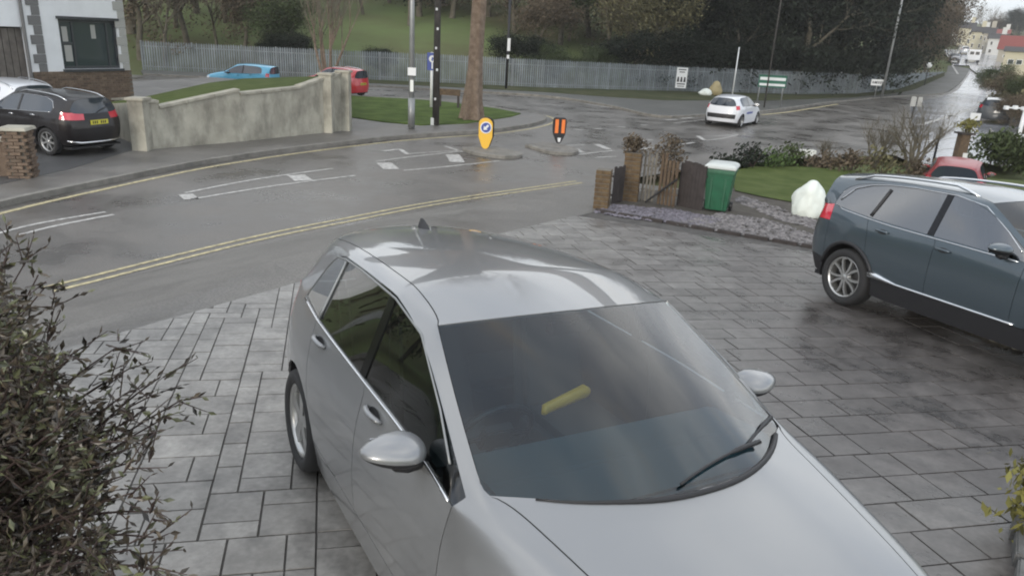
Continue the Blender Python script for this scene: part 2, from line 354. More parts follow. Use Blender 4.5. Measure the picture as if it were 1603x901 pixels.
# left edge of the far road, carried on behind the fence as the foot of the hill
BACK = [FENCE[0] + (FENCE[0] - FENCE[1]) * 6] + FENCE + [Vector((75, 135, 0)), Vector((150, 270, 0)), Vector((260, 480, 0))]
def terrain(x, y):
    k = pl_dist(K, x, y)
    if k > 0:       # the next drive to the east lies in a dip
        b = max(0, min(1, (4.6 - hypot(x - 13.6, y - 20.6)) / 2.6)); b = b * b * (3 - 2 * b)
        return max(0., min(drive_z(x, y), .27 * k)) - .72 * b * min(1, k / 3)
    d = -pl_dist(BACK, x, y)
    r = hypot(x, y)
    z = .045 * max(0, r - 95) * (1 if x > 25 else 0)
    z = z if x > 45 else z * max(0, (x - 25) / 20)
    if d > 2:
        h = min(.20 * (d - 2), 34) * (1 + .25 * noise.noise(Vector((x * .02, y * .02, 0))))
        z = max(z, z * .5 + h)
    return z
def at(u, v, off=0.):       # the point of the terrain seen at photo pixel (u, v)
    d = ray(u, v); t = 1.; step = .25
    while t < 900:
        p = CAM + d * t
        if p.z <= terrain(p.x, p.y) + off:
            lo, hi = t - step, t
            for _ in range(20):
                m_ = (lo + hi) / 2; p = CAM + d * m_
                if p.z <= terrain(p.x, p.y) + off: hi = m_
                else: lo = m_
            return CAM + d * hi
        step = max(.25, t * .01); t += step
    return CAM + d * 600
def hgt(p, v_top, u=None):   # height of something standing at p whose top is seen at photo row v_top
    a, b = 0., 30.
    for _ in range(40):
        m_ = (a + b) / 2; q = p + Vector((0, 0, m_)) - CAM
        vv = 450.5 - FPX * q.dot(UPV) / q.dot(FWD)
        if vv > v_top: a = m_
        else: b = m_
    return a
# ---------------------------------------------------------------- cars
# control net of a five door hatchback; s = distance behind the nose, y = half width, z = height.  9 curves from sill to roof centre
NET = [
 [(.24,.62,.20),(.14,.67,.36),(.12,.68,.50),(.15,.67,.62),(.20,.645,.70),(.19,.60,.725),(.17,.55,.745),(.08,.30,.77),(.05,0,.775)],
 [(.42,.79,.19),(.42,.855,.36),(.42,.865,.52),(.42,.845,.67),(.42,.79,.775),(.42,.74,.81),(.42,.68,.83),(.39,.36,.865),(.37,0,.875)],
 [(.85,.83,.18),(.85,.885,.36),(.85,.895,.56),(.85,.88,.73),(.85,.82,.86),(.85,.77,.895),(.83,.71,.915),(.78,.37,.95),(.75,0,.96)],
 [(1.20,.84,.17),(1.20,.885,.36),(1.20,.895,.56),(1.20,.885,.76),(1.20,.835,.915),(1.19,.785,.95),(1.16,.73,.97),(1.02,.38,.99),(.95,0,.997)],
 [(1.42,.845,.17),(1.42,.885,.36),(1.42,.895,.56),(1.42,.885,.79),(1.42,.845,.945),(1.41,.80,.975),(1.37,.745,.995),(1.12,.385,1.02),(1.03,0,1.03)],
 [(1.72,.85,.17),(1.72,.885,.36),(1.72,.897,.56),(1.72,.888,.80),(1.72,.85,.955),(1.74,.735,1.17),(1.71,.685,1.185),(1.55,.355,1.235),(1.48,0,1.25)],
 [(2.05,.85,.17),(2.05,.885,.36),(2.05,.898,.57),(2.05,.89,.81),(2.05,.852,.965),(2.10,.665,1.345),(2.07,.605,1.375),(1.98,.32,1.415),(1.94,0,1.43)],
 [(2.43,.85,.17),(2.43,.885,.36),(2.43,.90,.57),(2.43,.89,.82),(2.43,.853,.972),(2.44,.645,1.395),(2.43,.585,1.43),(2.42,.31,1.462),(2.42,0,1.472)],
 [(2.51,.85,.17),(2.51,.885,.36),(2.51,.90,.57),(2.51,.89,.82),(2.51,.853,.974),(2.52,.643,1.397),(2.52,.583,1.433),(2.52,.31,1.466),(2.52,0,1.476)],
 [(2.95,.85,.17),(2.95,.885,.36),(2.95,.902,.57),(2.95,.895,.83),(2.95,.85,.985),(2.97,.628,1.385),(2.97,.572,1.425),(2.98,.30,1.463),(2.98,0,1.472)],
 [(3.15,.845,.18),(3.15,.885,.36),(3.17,.902,.58),(3.22,.895,.84),(3.28,.842,1.0),(3.29,.615,1.365),(3.29,.562,1.41),(3.30,.295,1.45),(3.30,0,1.458)],
 [(3.48,.835,.19),(3.48,.885,.38),(3.49,.902,.60),(3.52,.885,.86),(3.62,.812,1.022),(3.56,.603,1.325),(3.58,.548,1.385),(3.60,.285,1.428),(3.60,0,1.437)],
 [(3.85,.80,.21),(3.86,.855,.40),(3.87,.868,.62),(3.88,.845,.87),(3.88,.775,1.045),(3.85,.625,1.24),(3.85,.535,1.355),(3.88,.275,1.40),(3.88,0,1.408)],
 [(4.08,.68,.25),(4.14,.73,.42),(4.15,.755,.62),(4.11,.75,.85),(4.06,.705,1.0),(4.02,.60,1.17),(4.00,.505,1.325),(4.06,.27,1.362),(4.09,0,1.37)],
]
REAR = [[(4.21,.36,.26),(4.23,0,.26)], [(4.245,.38,.42),(4.26,0,.42)], [(4.245,.39,.63),(4.26,0,.63)], [(4.20,.385,.84),(4.215,0,.84)], [(4.16,.36,.985),(4.175,0,.985)], [(4.10,.315,1.17),(4.12,0,1.175)]]
FRONT = [[(.08,.34,.20),(.03,0,.20)], [(.03,.35,.36),(0,0,.36)], [(.015,.35,.50),(-.01,0,.50)], [(.02,.35,.62),(0,0,.62)], [(.04,.33,.69),(.01,0,.69)], [(.06,.31,.735),(.03,0,.74)]]
SK = [-.05, 0, .85, 1.42, 2.07, 2.43, 3.15, 3.48, 3.88, 4.26]       # key lengths of the net
ZK = [0, .18, .56, .96, 1.475]
def lerp_map(x, a, b):
    if x <= a[0]: return b[0] + (x - a[0])
    for i in range(len(a) - 1):
        if x <= a[i + 1]: return b[i] + (x - a[i]) / (a[i + 1] - a[i]) * (b[i + 1] - b[i])
    return b[-1] + x - a[-1]
# labels of net faces
def side_label(i, j):
    if j == 8 - 0: return None
    if i == 0: return 'headlight' if j in (3,) else ('front_bumper' if j <= 2 else ('bonnet' if j >= 6 else 'body'))
    if i <= 3:
        if j >= 6: return 'bonnet'
        return 'body'
    if i in (4, 5):
        if j >= 6: return 'windscreen'
        if j == 5: return 'body'
        if j == 4: return 'front_window'
        return 'front_door' if j >= 1 else 'sill'
    if j >= 6: return 'roof'
    if j == 5: return 'roof' if False else 'body'
    if i == 6: return 'front_window' if j == 4 else ('front_door' if j >= 1 else 'sill')
    if i == 7: return 'pillar_trim' if j == 4 else ('rear_door' if j >= 1 else 'sill')
    if i in (8,): return 'rear_window' if j == 4 else ('rear_door' if j >= 1 else 'sill')
    if i == 9: return 'rear_window' if j == 4 else ('rear_door' if j >= 1 else 'sill')
    if i == 10: return 'quarter_window' if j == 4 else 'body'
    if i == 11: return 'body'
    if i == 12: return 'tail_light' if j == 3 else ('rear_bumper' if j <= 2 else 'body')
def net_mesh(spec):
    """subdivided body surface -> verts, normals, faces, labels; x forward, y left, origin on the ground under the middle"""
    L = spec['L']; sk = spec.get('sk', SK); zk = spec.get('zk', ZK); wy = spec.get('W', 1.79) / 1.79
    tum = spec.get('tum', 1.0)
    def P(p):
        s = lerp_map(p[0], SK, sk); z = lerp_map(p[2], ZK, zk); y = p[1] * wy
        if p[2] > .99 and p[1] > 0: y *= 1 + (tum - 1) * min(1, (p[2] - .99) / .35)
        sh = spec.get('upright', 0)
        if sh and p[0] > 3.3 and p[2] > .95: s += sh * (p[2] - .95) / .45 * min(1, (p[0] - 3.3) / .5)
        return s, y, z
    verts = []; idx = {}; faces = []; labs = []; labels = []
    def V(p, side):
        s, y, z = P(p); y = y * side
        if spec.get('belt_up') and 1.45 < p[0] < 3.95 and .9 < p[2] < 1.06: z += .04 * min(1, (p[0] - 1.45) / .6); y *= .965
        if p[0] > 3.95 and spec.get('rear_w'): y *= spec['rear_w']; s += .05
        if spec.get('taper'): y *= lerp_map(s, [-5, 0, .2, .42, .85, 1.3, 9], [.68, .68, .72, .80, .885, 1, 1])
        if abs(p[1]) < 1e-6: y = 0.
        k = (round(s, 4), round(y, 4), round(z, 4))
        if k not in idx: idx[k] = len(verts); verts.append((L / 2 - s, y, z))
        return idx[k]
    def lab(n):
        if n not in labels: labels.append(n)
        return labels.index(n)
    ov = spec.get('labels', {})
    ns = len(NET)
    for side in (1, -1):
        sn = '_left' if side > 0 else '_right'
        def face(q, l):
            ids = [V(p, side) for p in q]
            if side < 0: ids.reverse()
            u = []
            for a in ids:
                if a not in u: u.append(a)
            if len(u) >= 3:
                both = ('bonnet', 'roof', 'windscreen', 'front_bumper', 'rear_bumper', 'tailgate', 'rear_glass', 'grille', 'body', 'sill')
                faces.append(u); labs.append(lab(l if l in both else l + sn))
        for i in range(ns - 1):
            for j in range(8):
                l = ov.get((i, j)) or side_label(i, j)
                a, b, c, d = NET[i][j], NET[i + 1][j], NET[i + 1][j + 1], NET[i][j + 1]
                face([a, b, c, d], l)
        last = NET[-1]
        for r in range(6):
            row0 = [last[r]] + REAR[r]
            row1 = ([last[r + 1]] + REAR[r + 1]) if r < 5 else [last[6], last[7], last[8]]
            for c in range(2):
                l = 'rear_bumper' if r <= 1 else ('tailgate' if r in (2, 3) else 'rear_glass')
                if r == 3 and c == 0: l = 'tail_light' if spec.get('tail_wide') else 'tailgate'
                l = ov.get(('R', r, c)) or l
                face([row0[c], row0[c + 1], row1[c + 1], row1[c]], l)
        first = NET[0]
        for r in range(6):
            row0 = [first[r]] + FRONT[r]
            row1 = ([first[r + 1]] + FRONT[r + 1]) if r < 5 else [first[6], first[7], first[8]]
            for c in range(2):
                l = 'front_bumper' if r <= 2 or r == 5 else ('grille' if c == 1 or r == 4 else 'headlight')
                face([row0[c + 1], row0[c], row1[c], row1[c + 1]], l)
    me = bpy.data.meshes.new('car_net'); me.from_pydata(verts, [], faces)
    for i, l in enumerate(labels): me.materials.append(None)
    me.polygons.foreach_set('material_index', labs); me.update()
    bm = bmesh.new(); bm.from_mesh(me)
    bmesh.ops.recalc_face_normals(bm, faces=bm.faces)
    cl = bm.edges.layers.float.get('crease_edge') or bm.edges.layers.float.new('crease_edge')
    for e in bm.edges:
        if len(e.link_faces) == 2:
            a, b = (labels[f.material_index].rsplit('_left')[0].rsplit('_right')[0] for f in e.link_faces)
            if a != b and ('windscreen' in (a, b) or 'window' in a or 'window' in b or 'rear_glass' in (a, b) or 'pillar_trim' in (a, b)): e[cl] = 1.
            if {a, b} == {'roof', 'body'} : e[cl] = .15
            if spec.get('edge') and {a, b} == {'roof', 'rear_glass'}: e[cl] = .9
        # shoulder crease
    vl = bm.verts.layers.float.get('crease_vert') or bm.verts.layers.float.new('crease_vert')
    sharp = set()
    for side in (1, -1):
        for i, j in ((4, 6), (6, 6), (4, 5), (4, 4), (7, 4), (7, 5), (8, 4), (8, 5), (10, 4), (10, 5), (11, 4), (12, 4)):
            sharp.add(V(NET[i][j], side))
    bm.verts.ensure_lookup_table()
    for k in sharp:
        if k < len(bm.verts): bm.verts[k][vl] = 1.
    for side in (1, -1):
        for i in range(1, 4):
            a, b = bm.verts[V(NET[i][7], side)], bm.verts[V(NET[i + 1][7], side)]; e = bm.edges.get((a, b))
            if e: e[cl] = .35
    bm.to_mesh(me); bm.free()
    o = bpy.data.objects.new('car_net', me); COL.objects.link(o)
    md = o.modifiers.new('s', 'SUBSURF'); md.levels = spec.get('sub', 2); md.render_levels = md.levels
    dg = bpy.context.evaluated_depsgraph_get(); ev = o.evaluated_get(dg); em = ev.to_mesh()
    vs = [v.co.copy() for v in em.vertices]; nr = [v.normal.copy() for v in em.vertices]
    fc = [tuple(p.vertices) for p in em.polygons]; lb = [labels[p.material_index] for p in em.polygons]
    ev.to_mesh_clear(); bpy.data.objects.remove(o); bpy.data.meshes.remove(me)
    # outward normals check
    ctr = Vector((0, 0, .6)); sgn = sum(1 if (v - ctr).dot(n) > 0 else -1 for v, n in zip(vs, nr))
    if sgn < 0: nr = [-n for n in nr]; fc = [tuple(reversed(f)) for f in fc]
    # wheel arches: drop faces in the circle, pull the rim of the hole on to it
    ra = spec['arch']; zc = spec['R']
    keep = []; inside = [False] * len(fc)
    cen = [(L / 2 - sx, zc) for sx in spec['axles']]
    hw = spec.get('W', 1.79) / 2
    for k, f in enumerate(fc):
        c = sum((vs[i] for i in f), Vector()) / len(f)
        for cx, cz in cen:
            if abs(c.y) > hw * .45 and c.z < cz + ra * 1.05 and hypot(c.x - cx, c.z - cz) < ra: inside[k] = True
    inv = set(i for k, f in enumerate(fc) if inside[k] for i in f); outv = set(i for k, f in enumerate(fc) if not inside[k] for i in f)
    for i in inv & outv:
        for cx, cz in cen:
            d = Vector((vs[i].x - cx, 0, vs[i].z - cz))
            if d.length < ra * 1.35 and vs[i].z > zc * .55:
                d.normalize(); vs[i] = Vector((cx + d.x * ra, vs[i].y, cz + d.z * ra))
    arch_edge = inv & outv
    fc2 = [f for k, f in enumerate(fc) if not inside[k]]; lb2 = [l for k, l in enumerate(lb) if not inside[k]]
    return vs, nr, fc2, lb2, arch_edge
def panel(vs, nr, fc, lb, label, gap=.0025, off=0., flange=.012):
    ids = [k for k, l in enumerate(lb) if l == label]
    if not ids: return None
    used = {}; nv = []; ecount = {}
    for k in ids:
        for i in fc[k]: used.setdefault(i, len(used))
        f = fc[k]
        for a, b in zip(f, f[1:] + f[:1]): ecount[(min(a, b), max(a, b))] = ecount.get((min(a, b), max(a, b)), 0) + 1
    bedge = set(e for e, c in ecount.items() if c == 1); bv = set(i for e in bedge for i in e)
    cen = {}
    for k in ids:
        c = sum((vs[i] for i in fc[k]), Vector()) / len(fc[k])
        for i in fc[k]:
            if i in bv: cen.setdefault(i, []).append(c)
    for i in used:
        p = vs[i] + nr[i] * off
        if i in bv and gap:
            d = Vector()
            for c in cen[i]: d += c - vs[i]
            # keep only the part across the border
            nb = [vs[b if a == i else a] for a, b in bedge if i in (a, b)]
            if len(nb) == 2:
                t = (nb[1] - nb[0]); t = t.normalized() if t.length > 1e-6 else t; d -= t * d.dot(t)
            d -= nr[i] * d.dot(nr[i])
            if d.length > 1e-6 and abs(vs[i].y) > 1e-5: p = p + d.normalized() * gap
        nv.append(p)
    faces = [tuple(used[i] for i in fc[k]) for k in ids]
    if flange:
        ext = {}
        for i in bv: ext[i] = len(nv); nv.append(nv[used[i]] - nr[i] * flange)
        for k in ids:
            f = fc[k]
            for a, b in zip(f, f[1:] + f[:1]):
                if (min(a, b), max(a, b)) in bedge: faces.append((used[b], used[a], ext[a], ext[b]))
    return nv, faces
def mesh_of(name, nv, faces, m, smooth=True):
    me = bpy.data.meshes.new(name); me.from_pydata([tuple(v) for v in nv], [], faces); me.materials.append(m)
    me.polygons.foreach_set('use_smooth', [smooth] * len(me.polygons)); me.update()
    if smooth: me.set_sharp_from_angle(angle=radians(38))
    return me
def make_wheel(R, wd, parent, x, y, z, rim_style, seg=40):
    """wheel with its outer face towards the side that y is on"""
    sd_ = 1 if y > 0 else -1
    we = empty('wheel', (x, y, z)); we.parent = parent
    rr = R * .70
    Mw = Matrix.Rotation(radians(-90 * sd_), 4, 'X')        # local z -> outwards
    t = MB(); h = wd / 2
    t.lathe([(rr, h * .75), (rr + .012, h * .98), (R * .86, h * 1.05), (R * .95, h * .93), (R * .985, h * .72), (R, h * .4), (R, -h * .4), (R * .97, -h * .8), (R * .86, -h), (rr, -h * .8)], seg, Mw, close=True)
    t.build('tyre', M['blk_rub'], we, True, recalc=True)
    r = MB()
    r.lathe([(rr, h * .75), (rr + .005, h * .86), (rr - .012, h * .86), (rr - .022, h * .55), (rr - .03, -h * .7), (rr, -h * .8)], seg, Mw)
    r.build('rim', M['alloy'], we, True, recalc=True)
    b = MB(); b.lathe([(0.0001, -h * .1), (rr - .03, -h * .1), (rr - .03, -h * .2)], seg, Mw); b.build('brake_backing', M['alloy_dark'], we, True, recalc=True)
    c = MB(); c.lathe([(.0001, h * .78), (.03, h * .78), (.055, h * .62), (.07, h * .3)], 20, Mw); c.build('hub', M['alloy'], we, True, recalc=True)
    n = rim_style[1]
    for k in range(n):
        a = 2 * pi * k / n + .3
        Ms = Mw @ Matrix.Rotation(a, 4, 'Z')
        s = MB()
        if rim_style[0] == 'petal':     # split petal spokes
            ro = rr - .012
            outl = [(.03, .0), (.09, .022)]
            def band(pts, w):
                Lf = []; Rt = []
                for q in range(len(pts)):
                    p = Vector(pts[q]); d = (Vector(pts[min(q + 1, len(pts) - 1)]) - Vector(pts[max(q - 1, 0)])).normalized(); nn = Vector((-d.y, d.x))
                    Lf.append(tuple(p + nn * w)); Rt.append(tuple(p - nn * w))
                return Lf + Rt[::-1]
            for sg in (1, -1):
                pts = [(.03, .006 * sg), (rr * .45, .050 * sg), (rr * .72, rr * .27 * sg), (rr * .88, rr * .27 * sg), (ro, rr * .10 * sg)]
                s.extrude(band(pts, .0135), Ms @ Matrix.Translation((0, 0, h * .45)), h * .3)
        else:
            w0, w1 = rim_style[2], rim_style[3]
            s.extrude([(.03, -w0), (rr - .012, -w1), (rr - .012, w1), (.03, w0)], Ms @ Matrix.Translation((0, 0, h * .42)), h * .3)
        s.build('spoke', M['alloy'], we, recalc=True)
    return we
NAMES = {'front_window': 'side_window', 'rear_window': 'side_window', 'quarter_window': 'quarter_window', 'front_door': 'front_door', 'rear_door': 'rear_door', 'rear_glass': 'rear_window', 'pillar_trim': 'pillar_trim'}
def make_car(name, spec, loc, fwd, up=Vector((0, 0, 1))):
    root = empty(name)
    x = (fwd - up * fwd.dot(up)).normalized(); y = up.cross(x)
    root.matrix_world = Matrix(((x.x, y.x, up.x, loc.x), (x.y, y.y, up.y, loc.y), (x.z, y.z, up.z, loc.z), (0, 0, 0, 1)))
    L = spec['L']; W = spec.get('W', 1.79); paint = spec['paint']; det = spec.get('detail', 1)
    vs, nr, fc, lb, ae = net_mesh(spec)
    bvh = BVHTree.FromPolygons(vs, fc)
    doors = {}
    gl_side = spec.get('glass', M['far_glass']); gl_ws = spec.get('screen', gl_side)
    for l in sorted(set(lb)):
        base = l.replace('_left', '').replace('_right', '')
        nm = NAMES.get(base, base)
        isg = base in ('front_window', 'rear_window', 'quarter_window', 'windscreen', 'rear_glass')
        m = spec.get('mats', {}).get(base) or (gl_ws if base == 'windscreen' else gl_side if isg else M['red_lens'] if base == 'tail_light' else M['clear_lens'] if base == 'headlight' else M['black'] if base in ('grille', 'pillar_trim') else spec.get('sill', paint) if base == 'sill' else paint)
        if base == 'pillar_trim': m = M['gloss_black']
        r = panel(vs, nr, fc, lb, l, gap=.0 if isg else .0028, off=-.004 if isg else (.001 if base in ('pillar_trim',) else 0), flange=0 if isg else .014)
        me = mesh_of(nm, r[0], r[1], m)
        o = link(bpy.data.objects.new(nm, me), root)
        if base in ('front_door', 'rear_door'): doors[l] = o
    # dark lining behind the panels
    li = [k for k, l in enumerate(lb) if not ('window' in l or l in ('windscreen', 'rear_glass'))]
    used = {}; nv = []
    for k in li:
        for i in fc[k]:
            if i not in used: used[i] = len(nv); nv.append(vs[i] - nr[i] * .013)
    link(bpy.data.objects.new('inner_lining', mesh_of('inner_lining', nv, [tuple(used[i] for i in fc[k]) for k in li], M['black'])), root)
    # floor pan and wheel housings
    fl = MB(); fl.box((0, 0, spec.get('gc', .2) + .02), (L * .90, W * .80, .05)); fl.build('underbody', M['black'], root)
    R = spec['R']; tr = W / 2 - .115
    for sx in spec['axles']:
        for sg in (1, -1):
            wx = L / 2 - sx
            mbx = MB(); n = 18; ra = spec['arch'] + .004; vv = []; ff = []
            for k in range(n + 1):
                a = radians(-12) + (pi + radians(24)) * k / n
                px, pz = wx + ra * cos(a), R + ra * sin(a)
                for yy in (W / 2 * .985 - .035, W / 2 - .34): vv.append((px, yy * sg, pz))
            for k in range(n): ff.append((2 * k, 2 * k + 1, 2 * k + 3, 2 * k + 2))
            vv.append((wx, (W / 2 - .34) * sg, R)); c0 = len(vv) - 1
            for k in range(n): ff.append((2 * k + 1, c0, 2 * k + 3))
            mbx.add(vv, ff); mbx.build('wheel_housing', M['black'], root)
            make_wheel(R, spec.get('tw', .215), root, wx, tr * sg, R, spec.get('rim', ('spoke', 5, .03, .018)), 40 if det else 20)
    # surface finders
    def sside(s, z, sg):
        h = bvh.ray_cast(Vector((L / 2 - s, 3 * sg, z)), Vector((0, -sg, 0)))
        return (h[0], h[1]) if h[0] else (Vector((L / 2 - s, W / 2 * sg, z)), Vector((0, sg, 0)))
    def stop(s, y):
        h = bvh.ray_cast(Vector((L / 2 - s, y, 4)), Vector((0, 0, -1)))
        return (h[0], h[1]) if h[0] else (Vector((L / 2 - s, y, 1)), Vector((0, 0, 1)))
    def srear(y, z):
        h = bvh.ray_cast(Vector((-L, y, z)), Vector((1, 0, 0)))
        return (h[0], h[1]) if h[0] else (Vector((-L / 2, y, z)), Vector((-1, 0, 0)))
    # handles
    for l, o in doors.items():
        sg = 1 if 'left' in l else -1; hs, hz = spec['handles'][0 if 'front' in l else 1]
        p, n = sside(hs, hz, sg)
        e_ = MB(); pts = []
        for k in range(9):
            q = k / 8; ang = sin(pi * q)
            pts.append(p + Vector((.095 - .19 * q, 0, .004 * sin(pi * q))) + n * (.004 + .030 * ang ** .6))
        e_.tube(pts, [.008] + [.014] * 7 + [.008], 8); e_.build('handle', spec.get('handle_mat', paint), o, True)
        c_ = MB(); cp = p - n * .006
        t1 = Vector((1, 0, 0)); t2 = n.cross(t1).normalized(); rgn = [cp + n * .0085 + t1 * .065 * cos(2 * pi * k / 16) + t2 * .028 * sin(2 * pi * k / 16) for k in range(16)]
        c_.add(rgn + [cp + n * .0075], [(k, (k + 1) % 16, 16) for k in range(16)]); c_.build('handle_recess', M['black'], o)
    # mirrors
    ms, mz, mo = spec['mirror']
    for sg in (1, -1):
        p, n = sside(ms, mz - .02, sg)
        c = Vector((L / 2 - ms + .02, (W / 2 + mo) * sg, mz + .03))
        bm = bmesh.new(); bmesh.ops.create_icosphere(bm, subdivisions=4, radius=1)
        for v in bm.verts:
            q = v.co.copy(); tpr = 1 - .42 * (q.y * sg * .5 + .5)
            v.co = c + Vector((max(q.x, -.42) * .105 * (1 - .25 * (q.y * sg)), q.y * .128, max(q.z, -.12) * .078 * tpr + .008 * q.y * sg))
        me = bpy.data.meshes.new('mirror'); bm.to_mesh(me); bm.free(); me.materials.append(paint)
        me.polygons.foreach_set('use_smooth', [True] * len(me.polygons)); me.set_sharp_from_angle(angle=radians(40))
        mo_ = link(bpy.data.objects.new('mirror', me), root)
        bm = bmesh.new(); bmesh.ops.create_icosphere(bm, subdivisions=3, radius=1)
        for v in bm.verts:
            q = v.co.copy(); tpr = 1 - .42 * (q.y * sg * .5 + .5)
            v.co = c + Vector((max(q.x, -.42) * .103 * (1 - .25 * (q.y * sg)), q.y * .125, min(q.z, -.10) * .072 * tpr + .008 * q.y * sg))
        me = bpy.data.meshes.new('mirror_shell'); bm.to_mesh(me); bm.free(); me.materials.append(M['black']); me.shade_smooth()
        link(bpy.data.objects.new('mirror_shell', me), mo_)
        a = MB(); a.tube([p + Vector((0, -.02 * sg, -.02)), (p + c) / 2 + Vector((0, 0, -.055)), c + Vector((0, -.02 * sg, -.055))], [.035, .030, .034], 10)
        a.build('mirror_arm', M['black'], mo_, True)
        g_ = MB(); g_.box(c + Vector((-.044, .006 * -sg, 0)), (.006, .165, .085)); g_.build('mirror_glass', M['chrome'], mo_, bevel=.002)
    # belt and window trims
    tm = spec.get('trim')
    for sg in (1, -1):
        tb = MB(); pts = []
        s0, s1 = spec['glass_span']
        for k in range(25):
            s = s0 + (s1 - s0) * k / 24; zb = spec['belt'](s)
            p, n = sside(s, zb - .012, sg); pts.append(p + n * .003)
        tb.tube(pts, .006, 6); tb.build('belt_trim', tm or M['black'], root, True)
    if spec.get('top_trim'):
        for sg in (1, -1):
            tb = MB(); pts = []
            for s, z in spec['top_trim']:
                p, n = sside(s, z, sg); pts.append(p + n * .003)
            dn = []
            for a, b in zip(pts[:-1], pts[1:]):
                for q in range(5): dn.append(a.lerp(b, q / 5))
            dn.append(pts[-1]); tb.tube(dn, .0055, 6); tb.build('window_trim', spec.get('top_m') or tm or M['black'], root, True)
    for (sb_, zb_), (st_, zt_) in spec.get('dividers', ()):
        for sg in (1, -1):
            tb = MB(); tb.tube([(lambda r: r[0] + r[1] * .002)(sside(sb_ + (st_ - sb_) * q / 6, zb_ + (zt_ - zb_) * q / 6, sg)) for q in range(7)], spec.get('div_r', .008), 6); tb.build('window_divider', spec.get('div_m', M['black']), root, True)
    # rails
    if spec.get('rails'):
        a0, a1, ry = spec['rails']
        for sg in (1, -1):
            rb = MB(); pts = []
            for k in range(13):
                q = k / 12; s = a0 + (a1 - a0) * q; p, n = stop(s, ry * sg)
                pts.append(p + Vector((0, 0, -.004 + .05 * min(1, 6 * min(q, 1 - q)))))
            rb.tube(pts, .016, 8); rb.build('roof_rail', M['chrome'], root, True)
    if spec.get('antenna'):
        p, n = stop(spec['antenna'], 0); an = MB()
        an.add([p + Vector(q) for q in ((.09, 0, -.004), (.02, .028, -.004), (-.07, .03, -.004), (-.09, 0, -.004), (-.07, -.03, -.004), (.02, -.028, -.004), (-.055, .006, .055), (-.085, .004, .052), (-.085, -.004, .052), (-.055, -.006, .055))],
               [(0, 1, 6), (0, 6, 9), (0, 9, 5), (1, 2, 7, 6), (2, 3, 7), (3, 8, 7), (3, 4, 8), (4, 5, 9, 8), (6, 7, 8, 9), (5, 4, 3, 2, 1, 0)])
        an.build('antenna', spec.get('antenna_mat', M['black']), root, recalc=True, bevel=.003)
    if spec.get('wiper'):
        for (pa, pb) in spec['wiper']:
            wv = MB(); pts = []
            for k in range(11):
                q = k / 10; s = pa[0] + (pb[0] - pa[0]) * q; y_ = pa[1] + (pb[1] - pa[1]) * q; p, n = stop(s, y_); pts.append(p + n * (.013 if k else .02))
            wv.tube(pts, [.011] * 4 + [.006] * 7, 6); wv.build('wiper', M['black'], root, True)
    if spec.get('cowl'):
        cb = MB(); pts = []
        for k in range(25):
            y_ = -.60 + 1.24 * k / 24; s = 1.045 + .345 * (abs(y_) / .745) ** 2.1; p, n = stop(s, y_); pts.append(p + n * .002)
        cb.tube(pts, [.004 + .008 * min(1, k / 8) for k in range(25)], 6); cb.build('cowl_seal', M['black'], root, True)
    if spec.get('plate'):
        p, n = srear(0, spec['plate']); pl = MB(); pl.box(p + Vector((-.008, 0, 0)), (.012, .52, .115)); po = pl.build('number_plate', M['plate_y'], root)
        ch = MB()
        for k, ww in enumerate((.03, .035, .03, .012, .035, .03, .035)):      # the registration, unreadable at this distance
            if k != 3: ch.box(p + Vector((-.0155, .19 - .06 * k, 0)), (.003, ww, .07))
        pq = ch.build('plate_lettering', M['black'], po); pq['kind'] = 'stuff'
    if spec.get('rear_wiper'):
        wv = MB(); za = spec['rear_wiper']
        wv.tube([srear(0.0, za)[0] + Vector((-.015, 0, 0)), srear(-.14, za + .06)[0] + Vector((-.02, 0, 0)), srear(-.30, za + .10)[0] + Vector((-.015, 0, 0))], .011, 6); wv.build('rear_wiper', M['black'], root)
    root['_L'] = L
    return root, sside, stop, srear
def clean(root):
    if '_L' in root: del root['_L']
